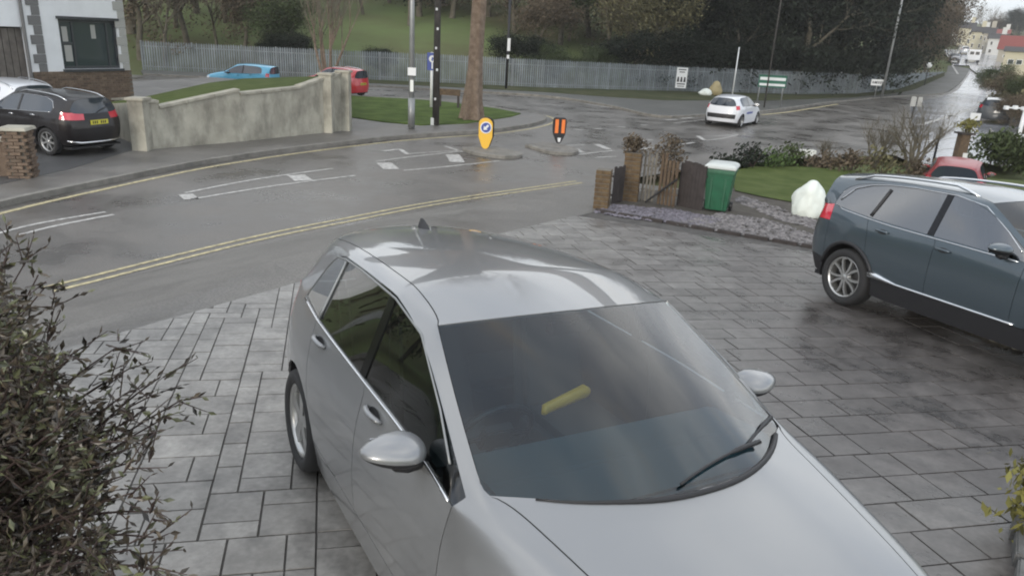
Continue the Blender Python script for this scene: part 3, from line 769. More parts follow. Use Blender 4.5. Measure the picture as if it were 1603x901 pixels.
def interior(root, L, sill=.5, seat_y=.37, seats=((2.35,), (3.15,)), dash_s=1.55, wheel=None, zb=.62):
    """seats, dashboard and steering wheel seen through the glass"""
    f = MB(); f.box((L / 2 - 2.5, 0, .36), (2.5, 1.5, .04)); f.build('cabin_floor', M['cloth'], root)
    d = MB()
    prof = [(1.18, .95), (1.45, .965), (1.72, .945), (1.83, .86), (1.80, .62), (1.35, .60), (1.18, .95)][:-1]
    vs = [(L / 2 - s, y, z) for y in (-.70, .70) for s, z in prof]; n = len(prof)
    d.add(vs, [(k, (k + 1) % n, n + (k + 1) % n, n + k) for k in range(n)] + [tuple(range(n)), tuple(range(2 * n - 1, n - 1, -1))])
    d.build('dashboard', M['dash'], root, recalc=True, bevel=.02)
    for s in seats[0]:
        for y in (-seat_y, seat_y):
            b = MB()
            b.box((L / 2 - s, y, .56), (.52, .50, .18)); sb = b.build('seat', M['cloth'], root, bevel=.05)
            Mb = Matrix.Translation((L / 2 - s - .28, y, .58)) @ Matrix.Rotation(radians(-16), 4, 'Y')
            b = MB(); b.box((0, 0, .30), (.13, .48, .62), M4=Mb, taper=.15); b.build('backrest', M['cloth'], sb, bevel=.05)
            b = MB(); b.box((0, 0, .72), (.09, .26, .19), M4=Mb); b.build('headrest', M['cloth'], sb, bevel=.035)
    b = MB(); b.box((L / 2 - 3.15, 0, .56), (.5, 1.25, .2)); rb = b.build('rear_seat', M['cloth'], root, bevel=.05)
    Mb = Matrix.Translation((L / 2 - 3.43, 0, .6)) @ Matrix.Rotation(radians(-16), 4, 'Y')
    b = MB(); b.box((0, 0, .28), (.14, 1.22, .58), M4=Mb); b.build('backrest', M['cloth'], rb, bevel=.05)
    for y in (-.4, .4):
        b = MB(); b.box((0, y, .64), (.08, .25, .16), M4=Mb); b.build('headrest', M['cloth'], rb, bevel=.03)
    if wheel:
        s, y, z = wheel; Mw = Matrix.Translation((L / 2 - s, y, z)) @ Matrix.Rotation(radians(-65), 4, 'Y')
        t = MB(); t.tube([Mw @ Vector((.185 * cos(2 * pi * k / 24), .185 * sin(2 * pi * k / 24), 0)) for k in range(25)], .014, 8, cap=False)
        sw = t.build('steering_wheel', M['black'], root, True)
        t = MB(); t.box((0, 0, -.01), (.12, .15, .05), M4=Mw); t.box((0, .12, -.01), (.035, .12, .02), M4=Mw); t.box((0, -.12, -.01), (.035, .12, .02), M4=Mw); t.box((-.11, 0, -.01), (.12, .03, .02), M4=Mw)
        t.build('steering_boss', M['black'], sw, bevel=.008)
# ================================================================ THE SETTING
# ---- ground: one sheet to the horizon, hillside included
def axis(a, b, c0, c1, fine, coarse):
    o = []; x = a
    while x < b: o.append(x); x += fine if c0 <= x < c1 else coarse
    o.append(b); return o
gx = axis(-260, 620, -40, 75, 1.6, 14); gy = axis(-60, 820, -6, 110, 1.6, 14)
g = MB(); vs = [(x, y, terrain(x, y) - .035 - (.30 if -2.4 < pl_dist(K, x, y) < 3.2 else 0)) for y in gy for x in gx]; nx = len(gx)
g.add(vs, [(j * nx + i, j * nx + i + 1, (j + 1) * nx + i + 1, (j + 1) * nx + i) for j in range(len(gy) - 1) for i in range(nx - 1)])
tag(g.build('ground', M['hill'], smooth=True), kind='structure')
def sheet(name, pts, off, m, step=1.2, parent=None, kind='structure', under=None):
    """polygon (world xy) laid on the terrain, cut into a grid so that it follows it"""
    bm = bmesh.new()
    P2 = [Vector((p[0], p[1], 0)) for p in pts]
    vs = [bm.verts.new(p) for p in P2]
    for t in tessellate_polygon([P2]):
        try: bm.faces.new([vs[i] for i in t])
        except ValueError: pass
    for ax in (0, 1):
        lo = min(p[ax] for p in P2); hi = max(p[ax] for p in P2); x = math.floor(lo / step) * step + step
        while x < hi:
            co = Vector((x, 0, 0)) if ax == 0 else Vector((0, x, 0)); no = Vector((1, 0, 0)) if ax == 0 else Vector((0, 1, 0))
            bmesh.ops.bisect_plane(bm, geom=bm.verts[:] + bm.edges[:] + bm.faces[:], plane_co=co, plane_no=no)
            x += step
    for v in bm.verts: v.co.z = (under or terrain)(v.co.x, v.co.y) + off
    bm.normal_update()
    for f in bm.faces:
        if f.normal.z < 0: f.normal_flip()
    if off > .08:     # kerb face round the edge
        be = [e for e in bm.edges if len(e.link_faces) == 1]
        r = bmesh.ops.extrude_edge_only(bm, edges=be)
        for v in [q for q in r['geom'] if isinstance(q, bmesh.types.BMVert)]: v.co.z -= off + .03
    me = bpy.data.meshes.new(name); bm.to_mesh(me); bm.free(); me.materials.append(m)
    o = link(bpy.data.objects.new(name, me), parent)
    if kind: o['kind'] = kind
    return o
A = lambda *pp: [at(*p) for p in pp]
F = lambda *pp: [flat(*p) for p in pp]
def offset_line(P, d):
    o = []
    for i, p in enumerate(P):
        a = P[max(0, i - 1)]; b = P[min(len(P) - 1, i + 1)]; t = (b - a); t.z = 0; t.normalize(); o.append(Vector((p.x - t.y * d, p.y + t.x * d, p.z)))
    return o
def smooth_line(P, n=6):
    o = []
    for i in range(len(P) - 1):
        p0 = P[max(0, i - 1)]; p1 = P[i]; p2 = P[i + 1]; p3 = P[min(len(P) - 1, i + 2)]
        for k in range(n):
            t = k / n; o.append(.5 * ((2 * p1) + (p2 - p0) * t + (2 * p0 - 5 * p1 + 4 * p2 - p3) * t * t + (3 * p1 - p0 - 3 * p2 + p3) * t ** 3))
    o.append(P[-1]); return o
# ---- roads
BACKK = F((225, 118), (540, 134), (700, 143), (850, 152), (950, 167), (1030, 184), (1110, 182), (1200, 176), (1300, 162), (1390, 153), (1470, 148), (1500, 140), (1513, 130))
BACKK = [BACKK[0] + Vector((-40, -3, 0))] + smooth_line(BACKK, 4)
rp = [K[0] + Vector((-16, -24, 0))] + K[1:9] + [flat(1445, 262), flat(1603, 250), flat(1700, 240), flat(1600, 170), flat(1574, 152)] + BACKK[::-1] + [flat(-200, 200), Vector((-60, 12, 0)), Vector((-60, -14, 0))]
road = sheet('road', rp, 0, M['road'], 4.)
FRL = F((1513, 130), (1507, 122), (1499, 113), (1494, 107)); FRR = F((1574, 152), (1566, 137), (1556, 124), (1545, 113))
# beyond: straight up the rise
fl = [p for p in FRL]; fr = [p for p in FRR]
for u1, u2, v in ((1491, 1536, 104), (1488, 1527, 98), (1484, 1518, 92), (1480, 1508, 85), (1478, 1500, 79)):
    fl.append(at(u1, v)); fr.append(at(u2, v))
s_ = MB(); vv = []
for a, b in zip(fl, fr): vv += [(a.x, a.y, terrain(a.x, a.y) + .05 + .0008 * hypot(a.x, a.y)), (b.x, b.y, terrain(b.x, b.y) + .05 + .0008 * hypot(b.x, b.y))]
s_.add(vv, [(2 * i, 2 * i + 1, 2 * i + 3, 2 * i + 2) for i in range(len(fl) - 1)])
far_road = tag(s_.build('far_road', M['far_road']), kind='structure')
side_wet = sheet('side_road', F((1425, 162), (1470, 152), (1500, 144), (1515, 132), (1575, 152), (1603, 165), (1700, 200), (1640, 255), (1570, 262), (1530, 252), (1440, 262), (1432, 230)), .006, M['far_road'], 4.)
# ---- footways
fence_foot = [p - Vector((.0, .35, 0)) for p in FENCE]
sheet('back_footway', BACKK[1:] + [at(1492, 104), at(1484, 104), at(1478, 127)] + fence_foot[::-1], .11, M['pave2'], 4.)
sheet('verge', F((540, 131), (700, 139), (850, 147), (960, 155), (1040, 160), (1200, 160), (1330, 155), (1400, 148), (1475, 134)) + [FENCE[10], FENCE[9], FENCE[8], FENCE[7], FENCE[6], FENCE[5], FENCE[4], FENCE[3], FENCE[2]], .135, M['verge'], 4.)
LK = F((-60, 340), (0, 325), (60, 311), (130, 296), (210, 279), (300, 261), (380, 248), (450, 238), (530, 228), (620, 218), (700, 212), (760, 208), (820, 200), (848, 193), (855, 188), (850, 183), (835, 180), (815, 178), (780, 172), (740, 166), (690, 160), (640, 156), (540, 152))
LKs = smooth_line(LK, 4)
left_foot = sheet('left_footway', LKs + F((430, 160), (225, 160), (-100, 190), (-300, 250), (-300, 360)), .11, M['pave'], 2.)
kb = MB()
def strip(mb, line, w0, w1, z0, z1, close=False):
    a = offset_line(line, w0); b = offset_line(line, w1); n = len(line)
    vs = [(p.x, p.y, z0) for p in a] + [(p.x, p.y, z1) for p in a] + [(p.x, p.y, z1) for p in b] + [(p.x, p.y, z0) for p in b]
    mb.add(vs, [(k * n + i, k * n + i + 1, (k + 1) * n + i + 1, (k + 1) * n + i) for k in range(3) for i in range(n - 1)])
strip(kb, LKs, -.02, .13, -.02, .122); tag(kb.build('kerb', M['kerb'], recalc=True), kind='structure')
kb = MB(); strip(kb, BACKK[1:], -.02, .13, -.02, .122); tag(kb.build('kerb', M['kerb'], recalc=True), kind='structure')
sheet('grass_verge', F((540, 187), (600, 196), (660, 201), (730, 198), (800, 187), (815, 182), (780, 175), (740, 169), (690, 163), (640, 159), (540, 154)), .15, M['grass'], 2.)
sheet('opposite_driveway', F((-60, 312), (0, 297), (110, 272), (225, 236), (222, 190), (160, 165), (-100, 170), (-300, 250)), .118, M['drive_left'], 3.)
# near footway between the road and the drive
def on_plane(u, v):
    d = ray(u, v); t = (1.0 + .27 + .044 - CAMZ) / (d.z + .054 * d.y + .022 * d.x); return Vector(((CAM + d * t).x, (CAM + d * t).y, 0))
DL = [on_plane(*p) for p in ((110, 545), (470, 442), (930, 331))]
nearK = [p for p in K[0:6]]
near_foot = sheet('near_footway', [nearK[0] + Vector((-9, -12, 0)), nearK[0]] + nearK[1:6] + [at(1100, 300), at(935, 331)] + DL[::-1][1:] + [DL[0] + (DL[0] - DL[1]) * 2], .006, M['pave'], .8)
# ---- road markings (sheets 4 mm up)
def marking(name, line, w, m, closed=False, z=.006, sm=4, surf=None):
    L = smooth_line(line, sm) if sm else line
    mb = MB(); a = offset_line(L, w / 2); b = offset_line(L, -w / 2); n = len(L)
    T_ = lambda p: (p.x, p.y, (terrain(p.x, p.y) if surf is None else surf(p.x, p.y)) + z)
    mb.add([T_(p) for p in a] + [T_(p) for p in b], [(i, n + i, n + i + 1, i + 1) for i in range(n - 1)])
    return mb.build(name, m, road)
YN = F((84, 456), (160, 437), (250, 414), (350, 389), (450, 366), (560, 344), (650, 326), (740, 311), (830, 298), (912, 286))
YN = smooth_line(YN, 4)
marking('yellow_line', offset_line(YN, .0), .085, M['yellow'], sm=0); marking('yellow_line', offset_line(YN, .24), .085, M['yellow'], sm=0)
YF = offset_line(smooth_line(LK[:20], 4), -.38)
marking('yellow_line', YF[:-6], .14, M['yellow'], sm=0)
WL = [  # white lines, photo pixels, width in metres
 ([(30, 368), (90, 353), (178, 336)], .10), ([(-20, 370), (60, 350), (165, 332)], .09),
 ([(290, 302), (400, 281), (521, 264)], .10), ([(300, 312), (430, 291), (556, 275)], .10), ([(290, 304), (295, 308), (300, 312)], .3),
 ([(463, 274), (470, 279), (476, 283)], .45),
 ([(588, 253), (640, 246), (720, 237)], .10), ([(632, 267), (700, 261), (782, 252)], .10),
 ([(601, 255), (607, 260), (613, 265)], .45), ([(708, 242), (712, 247), (716, 254)], .45),
 ([(600, 237), (625, 234), (632, 238), (640, 242)], .16), ([(697, 229), (712, 234), (724, 238)], .12), ([(640, 241), (680, 238), (722, 236)], .08),
 ([(897, 232), (911, 239)], .28), ([(934, 226), (953, 234)], .28), ([(880, 228), (915, 227)], .12), ([(908, 242), (930, 239), (960, 236)], .12), ([(930, 247), (965, 245)], .10), ([(985, 222), (1022, 219)], .14), ([(1005, 234), (1023, 231)], .16),
 ([(900, 203), (913, 203)], .16), ([(930, 202), (942, 202)], .16), ([(967, 199), (979, 199)], .16), ([(1003, 196), (1014, 196)], .16), ([(870, 206), (880, 206)], .16),
 ([(916, 163), (960, 169), (1010, 177)], .20), ([(850, 153), (880, 155), (916, 161)], .07), ([(1042, 188), (1060, 187)], .2), ([(1066, 186), (1085, 184)], .2), ([(1055, 193), (1080, 190), (1108, 187)], .1),
 ([(1092, 213), (1125, 213), (1156, 210)], .09), ([(1104, 220), (1130, 217), (1156, 211)], .09), ([(1092, 213), (1104, 220)], .2), ([(1068, 226), (1087, 223)], .14), 
 ([(856, 162), (870, 165), (885, 167)], .08),
 ([(1440, 196), (1490, 181), (1530, 168), (1574, 154)], .30), ([(1487, 181), (1492, 183)], .6), ([(1446, 222), (1500, 216), (1560, 222)], .12), ([(1450, 238), (1500, 232), (1550, 240)], .12), ([(1500, 205), (1530, 212), (1570, 222)], .12),
]
for l, wd in WL: marking('white_line', F(*l), wd, M['white_line'], z=.012 if l[0][0] > 1430 else .006, sm=4)
yl = offset_line(smooth_line(BACKK[26:50], 1), -.5)
marking('yellow_line', offset_line(smooth_line(F((1192, 180), (1230, 176), (1270, 170), (1312, 163)), 4), 0), .22, M['yellow'], sm=0)
for l, wd in (([(1499, 118), (1494, 110), (1490, 104)], .25), ([(1545, 114), (1556, 126), (1563, 138)], .22)):
    pts = A(*l); mb_ = MB(); a = offset_line(pts, wd / 2); b = offset_line(pts, -wd / 2)
    mb_.add([(p.x, p.y, terrain(p.x, p.y) + .07 + .0008 * hypot(p.x, p.y)) for p in a] + [(p.x, p.y, terrain(p.x, p.y) + .07 + .0008 * hypot(p.x, p.y)) for p in b], [(i, 3 + i, 4 + i, i + 1) for i in range(2)])
    mb_.build('white_line', M['white_line'], far_road)
# ---- traffic islands
def island(name, px, h=.11):
    P = smooth_line(F(*px) + [flat(*px[0])], 4)[:-1]
    cx = sum(p.x for p in P) / len(P); cy = sum(p.y for p in P) / len(P)
    mb = MB(); n = len(P)
    rings = [(1, 0), (1, h * .8), (.97, h), (.90, h + .005)]
    vs = [(cx + (p.x - cx) * s, cy + (p.y - cy) * s, z) for s, z in rings for p in P]
    area = sum(P[i].x * P[(i + 1) % n].y - P[(i + 1) % n].x * P[i].y for i in range(n))
    fs = [(k * n + i, k * n + (i + 1) % n, (k + 1) * n + (i + 1) % n, (k + 1) * n + i) for k in range(3) for i in range(n)]
    mb.add(vs, fs); mb.add([(cx, cy, h + .005)] + [(cx + (p.x - cx) * .9, cy + (p.y - cy) * .9, h + .005) for p in P], [(0, 1 + i, 1 + (i + 1) % n) for i in range(n)])
    return tag(mb.build(name, M['kerb'], recalc=True), kind='structure')
island('traffic_island', [(724, 236), (765, 232), (805, 241), (818, 246), (790, 249), (745, 243)])
island('traffic_island', [(822, 230), (850, 227), (880, 231), (905, 238), (895, 243), (860, 241)])

# ---- the drive
e1 = Vector((cos(radians(14.5)), sin(radians(14.5)), 0)); e2 = Vector((-e1.y, e1.x, 0))
DPOLY = [Vector((p.x, p.y, 0)) for p in DL] + [Vector((5.3, 12.0, 0)), Vector((8.2, 10.2, 0)), Vector((12.5, 8.2, 0)), Vector((12.5, .2, 0)), Vector((-5.5, .2, 0)), DL[0] + (DL[0] - DL[1]) * .8]
driveway = sheet('driveway', DPOLY, .002, M['joint'], 1.2, under=drive_z)
dm = MB()
def clip(poly, P):
    out = poly; n = len(P)
    for i in range(n):
        a, b = P[i], P[(i + 1) % n]; inp = out; out = []
        ins = lambda p: (b.x - a.x) * (p.y - a.y) - (b.y - a.y) * (p.x - a.x) <= 0     # clockwise polygon
        for k in range(len(inp)):
            p, q = inp[k], inp[(k + 1) % len(inp)]; ip, iq = ins(p), ins(q)
            if ip: out.append(p)
            if ip != iq:
                d1 = (b.x - a.x) * (p.y - a.y) - (b.y - a.y) * (p.x - a.x); d2 = (b.x - a.x) * (q.y - a.y) - (b.y - a.y) * (q.x - a.x)
                out.append(p + (q - p) * (d1 / (d1 - d2)))
        if not out: return []
    return out
U = .148; NI, NJ = 136, 116; occ = {}; rects = []
rs = random.Random(5)
sizes_r = [(4, 2)] * 2 + [(3, 2)] * 3 + [(2, 2)] * 3
sizes = [(2, 2)] * 6 + [(3, 2)] * 2 + [(2, 1)] * 3 + [(1, 2)]
for j in range(NJ):
    for i in range(NI):
        if (i, j) in occ: continue
        opts = rs.sample(sizes if i < 71 else sizes_r, len(sizes if i < 71 else sizes_r))
        for (a, b) in opts + [(1, 1)]:
            if all((i + p, j + q) not in occ for p in range(a) for q in range(b)):
                for p in range(a):
                    for q in range(b): occ[(i + p, j + q)] = 1
                rects.append((i, j, a, b)); break
org = Vector((-8.5, -2.5, 0)); slabs = []
for i, j, a, b in rects:
    g0 = .003; x0, x1, y0, y1 = i * U + g0, (i + a) * U - g0, j * U + g0, (j + b) * U - g0
    q = [org + e1 * x + e2 * y for x, y in ((x0, y0), (x1, y0), (x1, y1), (x0, y1))]
    c = sum(q, Vector()) / 4
    cl = clip(q, DPOLY)
    if len(cl) < 3: continue
    ar = abs(sum(cl[k].x * cl[(k + 1) % len(cl)].y - cl[(k + 1) % len(cl)].x * cl[k].y for k in range(len(cl)))) / 2
    if ar < .004: continue
    d = Vector((c.x, c.y, drive_z(c.x, c.y))) - CAM; zc = d.dot(FWD)
    px = 801.5 + FPX * d.dot(RGT) / zc if zc > .3 else -999; py = 450.5 - FPX * d.dot(UPV) / zc if zc > .3 else -999
    vis = -20 < px < 1623 and -20 < py < 921
    # ground under the silver car is not seen
    s_c = (c - Vector((1.253, 1.333, 0))); lf = s_c.dot(Vector((-sin(-1.044), cos(-1.044), 0))); fdv = -s_c.dot(Vector((cos(-1.044), sin(-1.044), 0)))
    if abs(lf) < .75 and 0 < fdv < 4.2: vis = False
    slabs.append((0 if vis else 1, d.length, cl, (a, b), c))
slabs.sort(key=lambda t: (t[0], t[1]))
NUP = Vector((.022, .054, 1)).normalized()
def slab_geo(mb, cl, h):
    n = len(cl); cc = sum(cl, Vector()) / n; ins = .005
    up_, lo = [], []
    for p in cl:
        dd = (cc - p); dd = dd.normalized() * ins
        lo.append(Vector((p.x, p.y, drive_z(p.x, p.y) - .006))); t = p + dd; up_.append(Vector((t.x, t.y, drive_z(t.x, t.y) + h)))
    area = sum(cl[k].x * cl[(k + 1) % n].y - cl[(k + 1) % n].x * cl[k].y for k in range(n))
    order = list(range(n)) if area > 0 else list(range(n))[::-1]
    vs = lo + up_
    fs = [tuple(n + k for k in order)]
    for q in range(n):
        a, b = order[q], order[(q + 1) % n]; fs.append((a, b, n + b, n + a))
    mb.add(vs, fs)
rest = MB(); shared = {}
for k, (v_, dist, cl, ab, c) in enumerate(slabs):
    h = .014 + rs.uniform(-.002, .002)
    if k < 300:
        z0 = drive_z(c.x, c.y)
        full = len(cl) == 4 and abs((cl[0] - cl[1]).length - (ab[0] * U - .006)) < 1e-4 and abs((cl[1] - cl[2]).length - (ab[1] * U - .006)) < 1e-4
        if full and ab in shared: me = shared[ab]
        else:
            mb = MB(); slab_geo(mb, cl, .014); mb.v = [(x - c.x, y - c.y, z - z0) for x, y, z in mb.v]; me = mb.mesh('paving_slab', M['slab_i'])
            if full: shared[ab] = me
        o = link(bpy.data.objects.new('paving_slab', me), driveway); o.location = (c.x, c.y, z0 + h - .014)
    else: slab_geo(rest, cl, h)
ro = rest.build('further_slabs', M['slab'], driveway); ro['kind'] = 'stuff'
sheet('added_soil_bed', [Vector((-5.6, 4.6, 0)), Vector((-4.6, -8, 0)), Vector((-16, -8, 0)), Vector((-16, 1.5, 0))], .04, M['soil'], 2.)  # dark ground added out of view for the side windows to reflect
# garden: soil, lawn, gravel
gb = [DL[-1] + Vector((.05, .0, 0)), Vector((1.6, 15.2, 0)), Vector((3.0, 17.6, 0)), Vector((5.5, 19.5, 0)), Vector((14, 21.5, 0)), Vector((26, 24, 0)), Vector((26, 9, 0)), Vector((12.5, 8.2, 0)), Vector((8.2, 10.2, 0)), Vector((5.3, 12.0, 0))]
sheet('garden_soil', gb, .012, M['soil'], 1.2)
sheet('lawn', [Vector((*at(*p).xy, 0)) for p in ((1150, 300), (1190, 309), (1250, 320), (1330, 326), (1480, 318), (1420, 292), (1330, 268), (1250, 262), (1180, 262), (1150, 268))], .035, M['lawn'], .8)
# ================================================================ CARS
def on_drive(x, y): return Vector((x, y, drive_z(x, y) + .016))
fd = Vector((cos(-1.044), sin(-1.044), 0)); c = Vector((1.253, 1.333, 0)) - fd * 2.13
golf_belt = lambda s: lerp_map(s, [1.4, 2.05, 2.95, 3.3, 3.7], [.955, 1.0, 1.026, 1.04, 1.06])
GOLF = dict(L=4.26, W=1.79, R=.318, arch=.365, axles=(.85, 3.48), paint=M['silver'], sub=3, glass=M['side_glass'], screen=M['windscreen'],
    handles=((2.22, .93), (3.10, .955)), mirror=(1.74, 1.0, .06), glass_span=(1.45, 3.62), belt=golf_belt, taper=True, tum=1.045, cowl=True, belt_up=True, dividers=(((3.24, 1.04), (3.27, 1.35)),), div_m=M['steel'], top_m=M['steel'], trim=M['chrome'], antenna=3.70, antenna_mat=M['black'],
    top_trim=[(1.55, 1.03), (1.74, 1.155), (2.10, 1.33), (2.44, 1.385), (2.97, 1.375), (3.29, 1.355), (3.50, 1.32)],
    wiper=[((1.38, .68), (1.19, .33)), ((1.21, .42), (1.09, -.10))], rim=('spoke', 5, .030, .045), sill=M['silver'], gc=.17)
golf, gs, gt, gr_ = make_car('silver_hatchback', GOLF, on_drive(c.x, c.y), fd, NUP)
tag(golf, 'large silver hatchback with a yellow steering lock behind its windscreen, nearest on the patterned drive', 'car'); clean(golf)
interior(golf, 4.26, wheel=(1.98, -.37, .86))
b = MB(); b.tube([Vector((2.13 - 1.84, -.21, 1.00)), Vector((2.13 - 1.86, -.19, 1.01)), Vector((2.13 - 1.88, .03, 1.055)), Vector((2.13 - 1.88, .05, 1.05))], [.012, .024, .032, .02], 10); yb = b.build('steering_lock', M['yellow_plastic'], golf, True)
b = MB(); b.box((2.13 - 2.02, 0, 1.33), (.05, .22, .07)); b.tube([(2.13 - 2.0, 0, 1.34), (2.13 - 1.93, 0, 1.40)], .015, 6); b.build('rear_view_mirror', M['black'], golf, bevel=.008)

fd = Vector((cos(-1.183), sin(-1.183), 0)); c = Vector((6.24, 5.64, 0)) - fd * 2.225
kadj_belt = lambda s: lerp_map(s, [1.5, 2.15, 3.1, 3.45, 3.95], [1.07, 1.085, 1.105, 1.125, 1.16])
ov = {(i, 0): 'lower_cladding' for i in range(0, 13)}
ov.update({(11, 4): 'quarter_window', (4, 0): 'lower_cladding'})
KAD = dict(L=4.45, W=1.84, R=.352, arch=.405, axles=(.93, 3.60), paint=M['bluegrey'], sub=3, glass=M['privacy'], screen=M['windscreen'],
    sk=[-.05, 0, .93, 1.52, 2.15, 2.55, 3.30, 3.66, 4.02, 4.45], zk=[0, .25, .68, 1.09, 1.64], upright=.14, tum=1.03,
    handles=((2.38, .985), (3.18, 1.01)), mirror=(1.75, 1.13, .09), glass_span=(1.6, 3.98), belt=kadj_belt, trim=M['chrome'], top_trim=[(1.62, 1.15), (1.83, 1.30), (2.17, 1.49), (2.52, 1.545), (3.05, 1.54), (3.4, 1.515), (3.66, 1.475), (3.88, 1.40), (4.0, 1.24)],
    rails=(2.35, 4.0, .58), rim=('petal', 5), labels=ov, mats={'lower_cladding': M['black']}, gc=.24, tail_wide=True, tw=.225, rear_w=1.09, dividers=(((3.42, 1.15), (3.36, 1.47)),), div_r=.018)
kad, ks, kt, kr = make_car('blue_grey_suv', KAD, on_drive(c.x, c.y), fd, NUP)
tag(kad, 'dark blue grey SUV with silver roof rails parked on the right of the patterned drive', 'car'); clean(kad)
interior(kad, 4.45)
for sg in (1, -1):
    b = MB(); pts = [ks(3.22 - 1.75 * k / 14, .47 + .035 * (1 - min(1, k / 3)), sg) for k in range(15)]
    b.tube([p + n * .006 for p, n in pts], [.045, .040, .026] + [.014] * 12, 6); b.build('door_strip', M['chrome'], kad, True)
    for sx in KAD['axles']:
        b = MB()      # wheel arch cladding
        pts = []
        for k in range(21):
            a = radians(14) + (pi - radians(28)) * k / 20; x = sx - .425 * cos(a); z = .352 + .425 * sin(a)
            p, n = ks(x, max(.28, z), sg); pts.append(Vector((2.225 - x, p.y, z)) + n * .001)
        b.tube(pts, .026, 6); b.build('arch_cladding', M['black'], kad, True)

def road_car(name, spec, pr, pf, wb_pts, label, up=Vector((0, 0, 1)), zoff=0.):
    """pr / pf: ground contact of the visible rear / front wheel, side = +1 when the car's left side is seen"""
    side = wb_pts; L = spec['L']; W = spec.get('W', 1.79)
    d = (pf - pr); d.z = 0; d.normalize(); left = Vector((-d.y, d.x, 0))
    sr = spec['axles'][1]; c = pr - left * side * (W / 2 - .1) + d * (sr - L / 2); c.z = pr.z + zoff
    r, a, t, rr = make_car(name, spec, c, d, up); tag(r, label, 'car'); clean(r); return r, a, t, rr
gen_belt = lambda z0, z1: (lambda s: z0 + (z1 - z0) * min(1, max(0, (s - 1.4) / 2.2)))
# white hatchback driving away
CLIO = dict(L=4.05, W=1.76, R=.31, arch=.355, axles=(.83, 3.35), paint=M['white_paint'], sub=2, detail=0,
    sk=[-.05, 0, .83, 1.35, 1.95, 2.35, 3.0, 3.3, 3.68, 4.05], handles=((2.15, .88), (2.9, .93)), mirror=(1.6, .99, .07), glass_span=(1.45, 3.4), belt=gen_belt(.95, 1.01), labels={('R', 1, 0): 'bumper_insert', ('R', 1, 1): 'bumper_insert'}, mats={'bumper_insert': M['black']}, tail_wide=False, edge=1)
pr = flat(1157, 200); pf = flat(1186, 193.5)
clio, cs, ct, crr = road_car('white_hatchback', CLIO, pr, pf, -1, 'white hatchback driving away on the road in front of the palisade fence')
b = MB()
for k in range(9): p, n = cs(1.9 + .11 * k, .66, -1); b.box(p + n * .006, (.07, .006, .085 if k % 3 else .12))
b.build('door_lettering', M['sign_blue'], clio)
# black SUV across the road
Q3 = dict(L=4.39, W=1.83, R=.355, arch=.40, axles=(.90, 3.50), paint=M['black_paint'], sub=2, zk=[0, .24, .66, 1.06, 1.57], upright=.06,
    sk=[-.05, 0, .90, 1.48, 2.1, 2.5, 3.2, 3.55, 4.0, 4.39], handles=((2.3, .97), (3.1, 1.0)), mirror=(1.7, 1.1, .08), glass_span=(1.55, 3.7), belt=gen_belt(1.05, 1.12), trim=M['chrome'],
    top_trim=[(1.6, 1.12), (1.80, 1.26), (2.12, 1.42), (2.5, 1.48), (3.05, 1.475), (3.4, 1.44), (3.62, 1.36), (3.74, 1.2)], plate=.86, rails=(2.3, 4.0, .57), rear_wiper=1.10, tail_wide=True, rim=('spoke', 7, .025, .022), handle_mat=M['chrome'])
pr = flat(83, 250); pr.z = .12; rr_ = flat(173, 238)
dr = (rr_ - flat(100, 250)); dr.z = 0; dr.normalize(); hd = Vector((-dr.y, dr.x, 0))
hd = Vector((-.93, .36, 0)).normalized()
audi, qs, qt, qr = road_car('black_suv', Q3, pr, pr + hd, 1, 'black SUV with yellow number plate parked on the drive across the road')
b = MB(); b.tube([qr(y, .36)[0] + Vector((-.02, 0, .05 if abs(y) > .55 else 0)) for y in (-.78, -.55, 0, .55, .78)], .030, 6); b.build('bumper_trim', M['chrome'], audi, True)
# white SUV further in
DUS = dict(L=4.3, W=1.82, R=.35, arch=.40, axles=(.85, 3.5), paint=M['white_paint'], sub=2, detail=0, zk=[0, .24, .66, 1.06, 1.60], upright=.08, rails=(2.3, 4.0, .57),
    handles=((2.22, .95), (3.1, .97)), mirror=(1.66, 1.1, .075), glass_span=(1.5, 3.6), belt=gen_belt(1.05, 1.12), plate=.92, rear_wiper=1.13)
pr = flat(4, 222); pr.z = .12
dus, *_ = road_car('white_suv', DUS, pr, pr + (hd + Vector((-.05, .1, 0))), 1, 'white SUV parked beyond the black one beside the white house')
# red car on the side road, light blue car behind the wall
RED = dict(L=3.9, W=1.70, R=.29, arch=.335, axles=(.8, 3.2), paint=M['red_paint'], sub=2, detail=0, sk=[-.05, 0, .8, 1.3, 1.9, 2.3, 2.95, 3.25, 3.6, 3.9], upright=.12, rails=(2.2, 3.6, .55), handles=((2.1, .88), (2.8, .93)), mirror=(1.55, .99, .07), glass_span=(1.4, 3.3), belt=gen_belt(.95, 1.0), plate=.7, zk=[0, .18, .56, .96, 1.52])
pr = flat(540, 152)
redc, *_ = road_car('red_hatchback', dict(RED, paint=M['red_bright']), pr, pr + Vector((-.85, .35, 0)), 1, 'red hatchback with a roof rack at the end of the rendered wall')
BLU = dict(RED); BLU.update(paint=M['blue_paint'], rails=None, zk=[0, .18, .56, .96, 1.46])
pr = flat(406, 146)
bluec, *_ = road_car('light_blue_car', BLU, pr, pr + Vector((-1, .12, 0)), 1, 'light blue car on the side road behind the raised lawn')
# red car beyond the blue grey SUV
RE2 = dict(RED); RE2.update(rails=None)
pr = flat(1526, 335, -.68)
red2, *_ = road_car('red_small_car', RE2, pr, pr + Vector((.53, .85, 0)), -1, 'red car half hidden behind the roof of the blue grey SUV')
